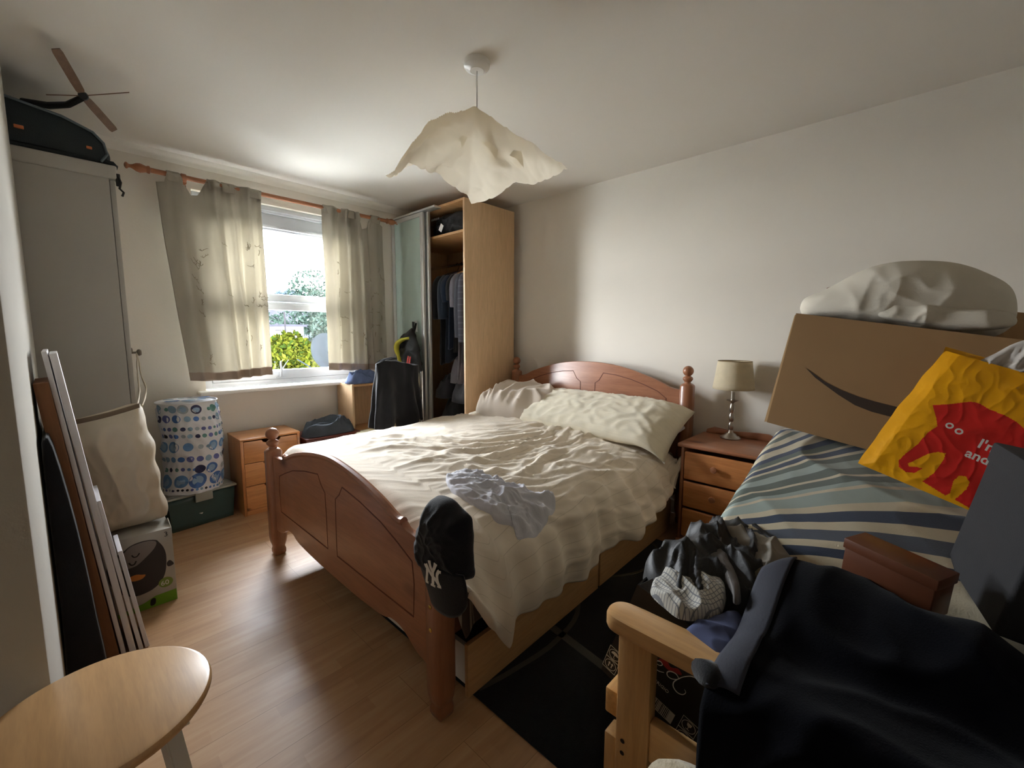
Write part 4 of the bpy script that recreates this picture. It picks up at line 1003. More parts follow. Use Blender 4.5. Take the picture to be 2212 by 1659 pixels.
p_ = MB().prism(cat_poly([(.085, .255), (.132, .298), (.153, .318), (.182, .325), (.215, .326), (.241, .317), (.246, .305), (.240, .289), (.227, .272), (.2, .247), (.175, .227), (.155, .221), (.12, .222), (.09, .235)], True, 3), .0012, fy); p_.build('printed_lid', INK['lid'], ab, smooth=False)
k = MB(); stroke(k, cat_poly([(.157, .279), (.163, .268), (.174, .267), (.184, .280)], False, 4), .005, fy, depth=.0018); stroke(k, cat_poly([(.145, .247), (.152, .234), (.163, .234), (.170, .247)], False, 4), .006, fy, depth=.0018)
k.prism(cat_poly([(.232, .172+.02), (.285, .205), (.304, .183), (.288, .174)], True, 3), .0004, fy) if False else None
k.build('printed_recesses', INK['blk'], ab, smooth=False)
MB().prism(cat_poly([(.140, .176), (.165, .182), (.185, .174), (.197, .170), (.192, .160), (.178, .153), (.150, .156)], True, 3), .0012, fy).build('printed_food', INK['fl'], ab, smooth=False)
MB().prism([(.001, .001), (.304, .001), (.304, .055), (.226, .052), (.184, .034), (.10, .02), (.001, .018)], .0006, fy).build('green_band', INK['gr'], ab, smooth=False)
MB().prism([(.267+.027*math.cos(a), .103+.024*math.sin(a)) for a in [2*PI*q/28 for q in range(28)]], .0012, fy).build('green_badge', INK['ov'], ab, smooth=False)
text_mb(MB(), '60', .032, lambda u, v, w: fy(.2475+u, .091+v, .0013+w)).build('printed_number', INK['wh'], ab, smooth=False)
text_mb(MB(), '3', .032, lambda u, v, w: fy(.275+u, .326+v, .0006+w)).build('printed_figure', INK['pot'], ab, smooth=False)
MB().prism(cat_poly([(.277, .195), (.289, .205), (.303, .183), (.290, .175), (.279, .178)], True, 3), .0006, fy).build('printed_dish', INK['pot'], ab, smooth=False)
MB().prism(cat_poly([(.205, .012), (.222, .014), (.224, .042), (.208, .040)], True, 3), .0012, fy).build('printed_mark', INK['blk'], ab, smooth=False)

# ------------------------------------------------------------------ boards leaning on the chimney wall
def lean(name, label, cat, xb, xt, zt, th, y0, y1, m_, group=None, bev=.002, tip=None):
    a = math.atan2(xb-xt, zt); L_ = zt/math.cos(a)
    t = MB(); t.box(0, th, 0, y1-y0, 0, L_, bev=bev)
    o = t.build(name, m_, local=True); o.location = (xb, y0, .002+th*math.sin(a)*0); o.rotation_euler = (0, -a, 0)
    return tag(o, label, cat, group)
BRN = wood('brown_fibreboard', (118, 78, 50), (136, 92, 60), 'z', .6, .7)
WHB = mat('white_painted_board', (222, 220, 224), .45, var=.03, bump=.1, bscale=40)
pb = thing('portfolio_case', 'black portfolio case leaning on the wall behind the brown plank', 'case', (-.02, 2.35, 0))
MB().prism(cat_poly([(-.062, .002), (.03, .002), (.022, .25), (-.002, .6), (-.036, .90), (-.055, .93), (-.063, .85), (-.063, .3)], True, 3), .62, lambda u, v, w: (u, 2.06+w, v), bev=.008).build('body', BLACK, pb, ang=50)
lean('wooden_plank', 'brown wooden plank with pale top edge leaning beside the chimney wall', 'board', .036, -.068, 1.105, .038, 2.16, 2.42, BRN)
lean('white_board', 'tallest white painted board leaning next to the brown plank', 'board', .079, -.040, 1.213, .014, 2.19, 2.50, WHB)
lean('white_board', 'second tall white painted board, outside the tallest one', 'board', .103, -.022, 1.205, .020, 2.19, 2.46, WHB)
lean('white_batten', 'short white batten leaning on the outer white board', 'batten', .1305, .054, .648, .014, 2.20, 2.44, WHB)
lean('white_batten', 'shortest white batten at the outer side of the leaning boards', 'batten', .150, .098, .432, .014, 2.20, 2.40, WHB)
ob = MB().box(-.063, -.030, 2.17, 2.20, 0, .04, bev=.003); ob.bm.free()

# ------------------------------------------------------------------ folding stool
so = thing('stool', 'round birch topped stool with white legs in the near corner', 'stool', (0, 1.18, 0))
MB().lathe([(.0001, .474), (.178, .474), (.188, .478), (.192, .486), (.192, .491), (.188, .498), (.182, .5), (.0001, .5)], (.0, 1.18, 0), 72).build('seat', BIRCH, so)
STW = mat('white_lacquered_steel', (206, 204, 196), .4, var=.02)
for sx_, sy_ in ((1, -1), (1, 1), (-1, 1), (-1, -1)):
    p0 = Vector((sx_*.095, 1.18+sy_*.095, .473)); p1 = Vector((sx_*.150, 1.18+sy_*.150, .0))
    d = (p1-p0).normalized(); wv = Vector((sx_, -sy_, 0)).normalized(); n = d.cross(wv).normalized(); m_ = MB()
    pts = [p+wv*(a*.021)+n*(b_*.009) for p in (p0, p1) for a, b_ in ((-1, -1), (1, -1), (1, 1), (-1, 1))]
    vs = [m_.bm.verts.new(p) for p in pts]
    for q in ((0, 1, 2, 3), (4, 5, 6, 7), (0, 1, 5, 4), (1, 2, 6, 5), (2, 3, 7, 6), (3, 0, 4, 7)): m_.bm.faces.new([vs[i] for i in q])
    bmesh.ops.recalc_face_normals(m_.bm, faces=m_.bm.faces); bmesh.ops.bevel(m_.bm, geom=m_.bm.edges[:], offset=.003, segments=2, affect='EDGES')
    m_.build('leg', STW, so)
cor = [Vector((a*.118, 1.18+b_*.118, .30)) for a, b_ in ((1, -1), (1, 1), (-1, 1), (-1, -1))]
for i in range(4): MB().tube([cor[i], cor[(i+1) % 4]], .009, 10).build('stretcher', STW, so)
for b_ in (-1, 1): MB().tube([(-.13, 1.18+b_*.11, .462), (.13, 1.18+b_*.11, .462)], .010, 10).build('seat_rail', STW, so)

# ------------------------------------------------------------------ pendant light
pe = thing('pendant_light', 'crumpled cream paper pendant light hanging from the ceiling', 'pendant light', (1.353, 1.503, ZC))
MB().lathe([(.0001, -.038), (.030, -.038), (.034, -.034), (.048, -.030), (.055, -.022), (.056, -.004), (.056, 0)], (1.353, 1.503, ZC), 40).build('ceiling_rose', WHITEP, pe)
MB().tube([(1.353, 1.503, ZC-.03), (1.352, 1.502, 2.10)], .0032, 8).build('cord', WHITEP, pe)
PAPER = mat('cream_paper', (248, 240, 222), .55, spec=.3, var=.01, trans=.5, bump=.1, bscale=40)
PC = Vector((1.345, 1.50, 0)); ea = Vector((.688, -.725, 0)); eb = Vector((-.725, -.688, 0))   # ea to the right corner, eb to the near corner
def paper(a, b_):
    """a along the left-right diagonal, b_ towards the near corner; unit diamond |a|+|b_|<=1"""
    s = abs(a)+abs(b_)
    R = .405
    p = PC+ea*(a*R)+eb*(b_*R*(.62 if b_ > 0 else .8))
    # height along the long diagonal, then a drop towards the near and far corners
    zt = lerpt([(-1, 1.995), (-.9, 2.02), (-.70, 2.13), (-.5, 2.205), (-.25, 2.235), (-.03, 2.272), (.1, 2.245), (.4, 2.165), (.7, 2.085), (.93, 2.02), (1, 2.0)], a)
    drop = .47*max(0, b_)**.85+.30*max(0, -b_)**1.3
    z = zt-drop*(1-.15*abs(a))
    e = min(1, s*1.4)
    z += .014*e*math.sin(7*math.atan2(b_, a)+1.0)*s*s*(1 if s > .5 else .5)
    z += .014*(ridge(a*2.4+b_*1.2, b_*3-a*.8, 5, 2.5)-.35)*min(1, s*1.6)+.006*(ridge(a*6, b_*6, 9, 2)-.4)
    if a < -.05: z += min(1, -4*a)*(.016*(ridge(a*1.6-b_*3.0+.5, b_*1.0+a*.4, 15, 5)-.2)+.010*(ridge(a*3.6-b_*5+2, b_*2+a*.4, 25, 5)-.2))
    return Vector((p.x, p.y, z))
sh = MB()
def pf(u, v):
    # square sheet u,v in 0..1, diagonals along a and b
    x, y = 2*u-1, 2*v-1
    return paper((x+y)/2, (x-y)/2)
sh.grid(pf, 90, 90)
sh.build('paper_shade', PAPER, pe, ang=30)
fl = MB()
for (a0, b0, sz, rot) in ((.06, .30, .045, -.2), (.36, .22, .036, -.5), (-.20, .26, .030, .2)):
    q = [(0, 0), (sz*.8, -.45*sz), (sz*1.7, -.1*sz), (sz*1.25, sz*1.3), (sz*.75, .25*sz)]
    P = [(a0*.405+x*math.cos(rot)-y*math.sin(rot), b0*.405+x*math.sin(rot)+y*math.cos(rot)) for x, y in q]
    vs = [fl.bm.verts.new(paper(x/.405, y/.405)+(Vector((0, 0, 1.28))-Vector((PC.x, PC.y, 2.1))).normalized()*(.010+.006*i)) for i, (x, y) in enumerate(P)]
    fl.bm.faces.new(vs)
    f_ = MB(); f_.bm.free(); f_.bm = fl.bm; f_.uv = fl.uv; f_.build('paper_flap', PAPER, pe); fl = MB()
fl.bm.free()
wf = MB(); zc_ = 1.93; c4 = [PC+ea*.085*sx_+eb*.055*sy_-eb*.02+Vector((0, 0, zc_)) for sx_, sy_ in ((1, 0), (0, 1), (-1, 0), (0, -1))]
for i in range(4): wf.tube([c4[i], c4[(i+1) % 4]], .0022, 6); wf.tube([c4[i], c4[i]*1.0+Vector((0, 0, .12))], .0022, 6)
for i in (0, 1): wf.tube([c4[i]+Vector((0, 0, .12)), c4[i+2]+Vector((0, 0, .12))], .0022, 6)
wf.build('wire_frame', mat('dark_wire', (70, 64, 54), .5), pe)
mbp = MB(); mbp.grid(lambda u, v: (c4[0]+(c4[1]-c4[0])*u+(c4[3]-c4[0])*v)+Vector((0, 0, .004)), 4, 4); mbp.build('inner_diffuser', PAPER, pe, solid=.001)
MB().lathe([(.016, .06), (.017, 0), (.012, -.006), (.014, -.02), (.028, -.055), (.027, -.075), (.0001, -.092)], (1.352, 1.502, 2.06), 20).build('bulb', mat('opal_bulb', (230, 228, 220), .3), pe)

# ------------------------------------------------------------------ nightstand and table lamp
NS = thing('bedside_cabinet', 'reddish pine bedside cabinet with three drawers beside the bed', 'bedside cabinet', (2.74, .79, 0))
nx0, nx1, ny0, ny1, nz = 2.515, 2.93, .575, .992, .645
MB().box(nx0, nx1, ny0, ny0+.018, .05, nz-.022, bev=.002).build('side_panel', BEDZ, NS); MB().box(nx0, nx1, ny1-.018, ny1, .05, nz-.022, bev=.002).build('side_panel', BEDZ, NS)
MB().box(nx0-.018, nx1, ny0-.02, ny1+.02, nz-.022, nz, bev=.008, seg=3).build('top_panel', BEDY, NS)
MB().box(nx0+.002, nx1, ny0+.018, ny1-.018, .05, .07).build('bottom_panel', BEDY, NS); MB().box(nx1-.012, nx1-.004, ny0+.018, ny1-.018, .05, nz-.022).build('back_panel', BEDY, NS)
MB().box(nx0-.008, nx1, ny0-.008, ny1+.008, .0, .055, bev=.004).build('plinth', BEDY, NS)
gp = [(ny0+.0, nz), (ny1, nz), (ny1-.005, nz+.022), (ny1-.05, nz+.042), (ny1-.11, nz+.036), (ny1-.17, nz+.03), (ny1-.24, nz+.036), (ny1-.31, nz+.042), (ny0+.05, nz+.042), (ny0+.004, nz+.02)]
MB().prism(gp, .016, lambda u, v, w: (nx1-.02+w, u, v), bev=.003).build('gallery', BEDY, NS)
zz_ = [.072, .258, .425, .605]
for k in range(3):
    z0, z1 = zz_[k]+.006, zz_[k+1]-.006
    dmb = MB(); dmb.box(nx0-.010, nx0+.012, ny0+.022, ny1-.022, z0, z1, bev=.011, seg=4); f_ = dmb.build('drawer', PINEY, NS)
    MB().lathe([(.009, 0), (.008, .010), (.015, .016), (.0185, .023), (.016, .030), (.0001, .033)], (nx0-.010, (ny0+ny1)/2+.01, (z0+z1)/2+.012), 22, M=Matrix.Rotation(-PI/2, 4, 'Y')).build('knob', BEDZ, f_)
LX, LY, LZ = 2.845, .822, nz
tl_ = thing('table_lamp', 'brushed metal table lamp with cream drum shade on the bedside cabinet', 'lamp', (LX, LY, LZ))
MB().lathe([(.0001, 0), (.058, 0), (.060, .004), (.055, .010), (.050, .013), (.036, .020), (.030, .028), (.018, .034), (.013, .046), (.010, .052), (.0135, .062), (.0155, .078), (.0125, .096), (.008, .104), (.0125, .112), (.0165, .130), (.0135, .150), (.0085, .160), (.0125, .168), (.0155, .186), (.0125, .208), (.008, .218), (.011, .224), (.020, .230), (.033, .236), (.0345, .240), (.030, .2415), (.012, .238), (.0115, .262), (.011, .290)], (LX, LY, LZ), 40).build('base', NICKEL, tl_)
SHD = mat('cream_linen_shade', (220, 208, 180), .85, var=.04, vscale=30, trans=.3, bump=.3, bscale=250)
sm = MB(); sm.grid(lambda u, v: (LX+(.1165-.0225*v)*math.cos(2*PI*u), LY+(.1165-.0225*v)*math.sin(2*PI*u), .9535+.171*v), 64, 8, cu=True); sm.build('lamp_shade', SHD, tl_, ang=180, solid=.002)
rg_ = MB()
for r_, z in ((.1165, .9535), (.094, 1.1245)): rg_.tube([(LX+r_*math.cos(a), LY+r_*math.sin(a), z) for a in [2*PI*k/48 for k in range(49)]], .0025, 6, caps=False)
rg_.bm.free()
MB().tube([(LX+.094*math.cos(a), LY+.094*math.sin(a), 1.1245) for a in [2*PI*k/48 for k in range(49)]], .0022, 6, caps=False).build('shade_ring', mat('brown_binding', (150, 130, 98), .7), tl_)
sp_ = MB()
for a in (0, 2*PI/3, 4*PI/3): sp_.tube([(LX+.0935*math.cos(a), LY+.0935*math.sin(a), 1.118), (LX+.012*math.cos(a), LY+.012*math.sin(a), 1.085)], .0015, 6)
sp_.tube([(LX+.012*math.cos(a), LY+.012*math.sin(a), 1.085) for a in [2*PI*k/16 for k in range(17)]], .002, 6, caps=False); sp_.build('shade_carrier', NICKEL, tl_)
MB().lathe([(.012, 0), (.014, .03), (.026, .06), (.028, .085), (.018, .11), (.0001, .118)], (LX, LY, .935), 20).build('bulb', bpy.data.materials['opal_bulb'], tl_)

# ------------------------------------------------------------------ rug
rgm = mat('black_rug_pile', (16, 16, 17), 1.0, spec=.05, var=.25, vscale=40, bump=.8, bscale=400, sheen=.1)
RGL = mat('grey_rug_line', (74, 72, 66), 1.0, spec=.05, var=.1)
ru = thing('rug', 'black rug with thin grey lines between bed and sofa', 'rug', (1.72, .3, 0))
MB().box(.923, 2.50, -1.2, 1.83, 0, .008, bev=.003).build('pile', rgm, ru)
k = MB(); fz_ = lambda u, v, w: (u, v, .008+w)
stroke(k, [(1.46, 1.6), (1.40, 1.12), (1.345, .72), (1.25, 0), (1.15, -.8)], .038, fz_, depth=.0015)
stroke(k, cat_poly([(.95, 1.06), (1.1, 1.03), (1.34, 1.01), (1.6, 1.08), (1.9, 1.4)], False, 5), .022, fz_, depth=.0015)
stroke(k, cat_poly([(1.80, 1.6), (1.86, 1.20), (1.96, 1.07), (2.12, 1.0), (2.28, 1.0), (2.42, 1.10), (2.46, 1.3)], False, 6), .016, fz_, depth=.0015)
k.build('woven_lines', RGL, ru, smooth=False)

# ------------------------------------------------------------------ futon sofa and what is piled on it
fu = thing('futon_sofa', 'pale lacquered wooden futon sofa frame with rounded armrest', 'sofa', (1.65, -.1, .008))
ap = [(.855, .0)]
def arm(u, v):  # plan outline of the armrest
    pass
pl_ = cat_poly([(.856, .44), (.860, .485), (.875, .507), (.90, .514), (.925, .507), (.94, .485), (.944, .44)], False, 5)+[(.944, -.62), (.856, -.62)]
MB().prism(pl_, .042, lambda u, v, w: (u, v, .572+w), bev=.010).build('armrest', BEECH, fu, ang=40)
MB().box(.868, .905, .386, .470, .0, .574, bev=.005).build('arm_post', BEECHZ, fu)
MB().box(.868, .905, -.58, -.50, .0, .574, bev=.005).build('arm_post', BEECHZ, fu)
MB().box(.872, .900, -.50, .386, .29, .392, bev=.005).build('side_rail', BEECH, fu)
MB().box(.880, 2.44, .470, .508, .336, .404, bev=.006).build('front_rail', wood('lacquered_beech_long', (210, 156, 90), (230, 182, 116), 'x', .7, .3, coat=.4), fu)
MB().box(.880, .930, .468, .507, .008, .282, bev=.005).build('front_leg', BEECHZ, fu)
MB().box(2.38, 2.43, .468, .507, .008, .336, bev=.005).build('front_leg', BEECHZ, fu)
MB().box(2.38, 2.43, -.58, -.50, .008, .336, bev=.005).build('rear_leg', BEECHZ, fu)
hl = MB()
for z in (.302, .270):
    MB().lathe([(.0001, .0), (.0052, .0), (.0058, .0008), (.0001, .0009)], (.8678, .449, z), 14, M=Matrix.Rotation(-PI/2, 4, 'Y')).build('screw_hole_shade', mat('hole_shade', (30, 16, 8), .9) if z > .3 else bpy.data.materials['hole_shade'], fu)  # flat dark discs paint the shade of two screw holes
hl.bm.free()
for k_ in range(7): MB().prism([(.50, .245), (-.48, .10), (-.48, .085), (.50, .230)], .07, lambda u, v, w, k_=k_: (1.0+k_*.215+w, u, v)).build('seat_slat', BEECH, fu)
# cream fleece cushion squeezed beside the arm
FLC, nt, b = newmat('cream_fleece'); v = coords(nt); n = noise_n(nt, v, 60, 5, .7); r = ramp(nt, n.outputs['Fac'], [(.3, lin((168, 152, 122))), (.6, lin((206, 194, 168)))])
nt.links.new(r.outputs['Color'], b.inputs['Base Color']); b.inputs['Roughness'].default_value = 1; b.inputs['Sheen Weight'].default_value = .4; add_bump(nt, b, n.outputs['Fac'], .9, .006)
fc = [(.372, .20), (.368, .30), (.345, .375), (.30, .412), (.20, .425), (.0, .42), (-.3, .41), (-.42, .35), (-.44, .15), (-.38, .02), (0, .012), (.33, .02)]
tag(inflate(fc, lambda u, v, w: (.805-w, u, v), .050, .05, amp=.006, freq=14, seed=2, seg=90, rings=24, power=5).build('cushion', FLC, ang=180), 'cream fleece cushion squeezed beside the wooden arm of the sofa', 'cushion')

# wine carton with clothes stuffed in the top
WB = mat('black_carton', (26, 24, 24), .45, var=.06, vscale=6, coat=.1)
WBI = mat('black_carton_inside', (34, 30, 28), .7)
ta = math.radians(18.5)
wb = thing('wine_carton', 'black wine carton with white script lettering tilted on the sofa', 'carton', (1.0, .592, .328), Matrix.Rotation(0, 4, 'X'))
du = Vector((0, -math.cos(ta), -math.sin(ta))); dvv = Vector((0, -math.sin(ta), math.cos(ta))); O_ = Vector((1.0, .592, .328))
def wbf(u, v, w): return O_+du*u+dvv*v+Vector((-w, 0, 0))
Wd, Hh, Dp = .335, .318, .27
b_ = MB()
for (u0, u1, v0, v1, w0, w1) in ((0, Wd, 0, Hh, -.004, 0), (0, Wd, 0, Hh, -Dp, -Dp+.004), (0, .004, 0, Hh, -Dp+.004, -.004), (Wd-.004, Wd, 0, Hh, -Dp+.004, -.004), (0, Wd, 0, .004, -Dp+.004, -.004)):
    b_.prism([(u0, v0), (u1, v0), (u1, v1), (u0, v1)], w1-w0, wbf, d0=w0)
b_.build('body', WB, wb)
MB().prism([(.004, Hh), (Wd-.004, Hh), (Wd-.03, Hh+.055), (.03, Hh+.06)], .003, lambda u, v, w: wbf(u, Hh+(v-Hh)*.5, -.004-w-(v-Hh)*.9)).build('front_flap', WBI, wb)
MB().prism([(.004, Hh), (Wd-.004, Hh), (Wd-.02, Hh+.10), (.02, Hh+.10)], .003, lambda u, v, w: wbf(u, v, -Dp+.004+w)).build('rear_flap', WBI, wb)
WHI = INK['wh']
sy = MB()
def symbol(cu, cv_, kind):
    w_, h_ = .040, .037
    stroke(sy, [(cu-w_/2, cv_-h_/2), (cu+w_/2, cv_-h_/2), (cu+w_/2, cv_+h_/2), (cu-w_/2, cv_+h_/2)], .0017, wbf, depth=.0006, closed=True)
    stroke(sy, [(cu+.0165*math.cos(a), cv_+.0155*math.sin(a)) for a in [2*PI*q/24 for q in range(24)]], .0014, wbf, depth=.0006, closed=True)
    if kind == 'umbrella':
        sy.prism([(cu+.011*math.cos(a), cv_+.0+.010*math.sin(a)) for a in [PI*q/10 for q in range(11)]], .0006, wbf); stroke(sy, [(cu, cv_), (cu, cv_-.009), (cu+.003, cv_-.011)], .0016, wbf, depth=.0006)
    if kind == 'arrows':
        for s_ in (-.0045, .0045): stroke(sy, [(cu+s_, cv_-.008), (cu+s_, cv_+.004)], .0028, wbf, depth=.0006); sy.prism([(cu+s_-.004, cv_+.003), (cu+s_+.004, cv_+.003), (cu+s_, cv_+.009)], .0006, wbf)
    if kind == 'glass':
        sy.prism([(cu-.006, cv_+.010), (cu+.006, cv_+.010), (cu+.005, cv_+.002), (cu, cv_-.001), (cu-.005, cv_+.002)], .0006, wbf); stroke(sy, [(cu, cv_), (cu, cv_-.009)], .0016, wbf, depth=.0006); stroke(sy, [(cu-.005, cv_-.009), (cu+.005, cv_-.009)], .0016, wbf, depth=.0006)
symbol(.018, .0765, 'umbrella'); symbol(.018, .0385, 'arrows'); symbol(.240, .070, 'glass'); symbol(.240, .032, 'umbrella')
sy.build('handling_symbols', WHI, wb, smooth=False)
le = MB()
def SC_(P, W):
    Q = cat_poly(P, False, 5); T = [(i/(len(W)-1), q) for i, q in enumerate(W)]
    stroke(le, Q, [lerpt(T, i/(len(Q)-1)) for i in range(len(Q))], wbf, depth=.0006)
SC_([(.100, .150), (.112, .160), (.124, .170), (.131, .166), (.126, .158), (.116, .155), (.112, .148), (.118, .141), (.130, .142), (.142, .150)], [.001, .0018, .0026, .0022, .0014, .0012, .0024, .0026, .0018, .001])
SC_([(.176, .168), (.166, .173), (.154, .168), (.148, .158), (.152, .150), (.162, .151), (.172, .160), (.178, .170)], [.0014, .0022, .0028, .0026, .0022, .0016, .0016, .0018])
SC_([(.205, .205), (.194, .197), (.182, .180), (.174, .162), (.170, .147), (.174, .135), (.186, .130), (.198, .136), (.202, .148), (.197, .153)], [.0032, .0022, .0018, .002, .0026, .0028, .0026, .002, .0016, .001])
SC_([(.08, .185), (.09, .165), (.098, .150)], [.002, .0015, .001])
le.build('script_lettering', WHI, wb, smooth=False, label='white script letters ed')
text_mb(MB(), 'GRIGIO', .0125, lambda u, v, w: wbf(.128+u, .106+v, .0003+w), bold=0).build('small_lettering', WHI, wb, smooth=False)
MB().prism(cat_poly([(.118, .172), (.135, .186), (.150, .178), (.165, .190), (.178, .182), (.160, .172), (.146, .166), (.13, .168)], True, 3), .0003, wbf).build('red_flourish', mat('print_red', (150, 34, 34), .5), wb, smooth=False)
bc = MB(); bc.prism([(.145, .034), (.205, .034), (.205, .068), (.145, .068)], .0004, wbf); bc.build('barcode_panel', WHI, wb, smooth=False)
bc = MB(); rnd = random.Random(2); u_ = .148
while u_ < .192:
    w_ = rnd.choice([.0008, .0014, .002]); bc.prism([(u_, .036), (u_+w_, .036), (u_+w_, .067), (u_, .067)], .0004, wbf, d0=.0004); u_ += w_+rnd.choice([.001, .0016, .0024])
bc.build('barcode_bars', INK['blk'], wb, smooth=False)
# clothes heaped in and over the carton
BZ_ = lambda x, y: .60+.12*max(0, x-1.02)+.10*(y-.4)
tag(heap([(1.03, .475), (1.10, .52), (1.20, .50), (1.31, .475), (1.40, .44), (1.44, .37), (1.42, .29), (1.34, .20), (1.20, .20), (1.08, .24), (1.02, .32), (1.0, .40)], BZ_, .075, amp=.05, freq=7, seed=33, seg=120, rings=40, power=3, lat=.012, aniso=(.8, 1.5), ang=.8).build('black_jacket', JB, ang=180), 'black jacket crumpled over the top of the wine carton', 'jacket')
CKW, nt, b = newmat('white_check_cotton'); v = coords(nt, (1, 1, 0), (0, 0, .5))
br = nd(nt, 'ShaderNodeTexBrick'); nt.links.new(v, br.inputs['Vector']); br.inputs['Scale'].default_value = 1; br.inputs['Brick Width'].default_value = .009; br.inputs['Row Height'].default_value = .009; br.offset = 0; br.inputs['Mortar Size'].default_value = .0009
br.inputs['Color1'].default_value = (*lin((196, 194, 186)), 1); br.inputs['Color2'].default_value = (*lin((186, 184, 176)), 1); br.inputs['Mortar'].default_value = (*lin((120, 122, 126)), 1)
nt.links.new(br.outputs['Color'], b.inputs['Base Color']); b.inputs['Roughness'].default_value = .9
sh_ = thing('shorts', 'white checked shorts with blue waistband on the wine carton', 'shorts', (1.0, .37, .62))
heap([(.965, .40), (1.0, .455), (1.055, .455), (1.085, .40), (1.115, .345), (1.10, .305), (1.02, .295), (.955, .35)], lambda x, y: .630+.25*max(0, x-1.0), .022, amp=.022, freq=8, seed=3, seg=90, rings=28, power=6, sink=.01, lat=.012, aniso=(.6, 1.6), ang=.6).build('leg_fabric', CKW, sh_, ang=180)
heap([(.935, .345), (.965, .335), (1.03, .295), (1.06, .26), (1.0, .225), (.93, .215), (.90, .24), (.91, .30)], lambda x, y: .592+.25*max(0, x-.95), .040, amp=.012, freq=8, seed=7, seg=70, rings=22, power=3, sink=.01).build('waistband', mat('faded_blue_waistband', (70, 78, 112), .9, var=.1), sh_, ang=180)
GRL = mat('beige_grey_lining', (128, 122, 112), .7, var=.08)
tag(heap([(1.345, .395), (1.30, .36), (1.265, .31), (1.20, .275), (1.175, .24), (1.26, .195), (1.33, .22), (1.385, .31)], lambda x, y: .668+.1*max(0, x-1.2), .040, amp=.020, freq=9, seed=13, seg=80, rings=26, power=3, lat=.006, sink=.01).build('grey_jacket', GRL, ang=180), 'grey jacket with pale lining folded beside the black jacket', 'jacket')
tag(heap([(1.36, .415), (1.29, .425), (1.20, .40), (1.155, .375), (1.13, .33), (1.06, .28), (1.02, .265), (1.04, .255), (1.12, .285), (1.18, .325), (1.24, .365), (1.31, .385)], lambda x, y: .675+.05*max(0, x-1.1), .022, amp=.008, freq=12, seed=16, seg=90, rings=18, power=3, sink=.006).build('scarf', mat('grey_scarf', (104, 100, 98), .8, var=.1), ang=180), 'narrow grey scarf trailing over the black jacket', 'scarf')
# small black bag beside the carton
bb_ = thing('toiletry_bag', 'black zip bag between the wine carton and the navy coat', 'bag', (1.12, .18, .20))
inflate([(.30, .16), (.305, .30), (.28, .42), (.22, .455), (.10, .46), (.03, .40), (.02, .22), (.06, .15)], lambda u, v, w: (1.09-w, u-.02, v), .085, .1, amp=.012, freq=10, seed=5, seg=70, rings=20, power=3).build('body', BLACK, bb_, ang=180)
MB().tube([(.995, .238, .425), (.990, .243, .40), (.992, .247, .372)], [.0035, .003, .0035], 8).build('zip_pull', CHROME, bb_)

# navy coat thrown over the arm
ct = thing('navy_coat', 'large navy wool coat thrown over the arm of the sofa', 'coat', (1.0, -.2, .12))
FE = [(-.9, 1.02), (-.45, 1.03), (-.25, 1.06), (-.172, 1.10), (-.1, 1.165), (-.02, 1.175), (.047, 1.235), (.128, 1.20), (.20, 1.225), (.25, 1.14)]
def coatf(u, v):
    y = .238-v*1.05; xf = lerpt(FE, y)
    hang = .745+.01*math.sin(v*17)
    prof = [(hang-.02, .14), (hang, .36), (hang+.012, .56), (.79, .635), (.86, .650), (.95, .648), (1.02, .665+.03*math.exp(-((y+.12)/.2)**2)), (.6*xf+.4*1.02, .70+.045*math.exp(-((y+.1)/.25)**2)), (xf, .72), (xf+.05, .66), (xf+.08, .52)]
    k = u*(len(prof)-1); i = min(len(prof)-2, int(k)); f = k-i; P = [Vector(prof[max(0, min(len(prof)-1, j))]) for j in (i-1, i, i+1, i+2)]
    q = .5*((2*P[1])+(-P[0]+P[2])*f+(2*P[0]-5*P[1]+4*P[2]-P[3])*f*f+(-P[0]+3*P[1]-3*P[2]+P[3])*f**3)
    s = u*1.3
    w_ = .026*(ridge(s*2.4+y*1.2, y*3.4-s*.7, 3, 2.2)-.35)+.009*(ridge(s*5, y*7, 7, 2)-.35)
    w_ *= min(1, .3+min(v, 1-v)*14)
    side = 1 if u < .28 else 0
    return (q.x-w_*(1.2 if side else .2), y+.012*NV((s*3, y*3, 2)), q.y+w_*(.1 if side else 1)-.02*math.exp(-v*30))
MB().grid(coatf, 110, 120).build('body', NAVY, ct, ang=180, solid=.010)
SLT = mat('slate_blue_lining', (36, 39, 52), .8, var=.1, bump=.3, bscale=200)
def edge(u, v):
    p = Vector(coatf(.30+.50*u, .0)); q = Vector(coatf(.30+.50*u, .055)); t = p.lerp(q, v); return t+Vector((0, 0, .010+.006*math.sin(v*PI)))
MB().grid(edge, 40, 8).build('folded_edge', SLT, ct, ang=180, solid=.004)
MB().tube([(.80, .252, .640), (.815, .245, .632), (.83, .225, .60), (.835, .215, .55)], [.03, .034, .03, .018], 12, flat=.7).build('cuff', BLACK, ct, ang=180)

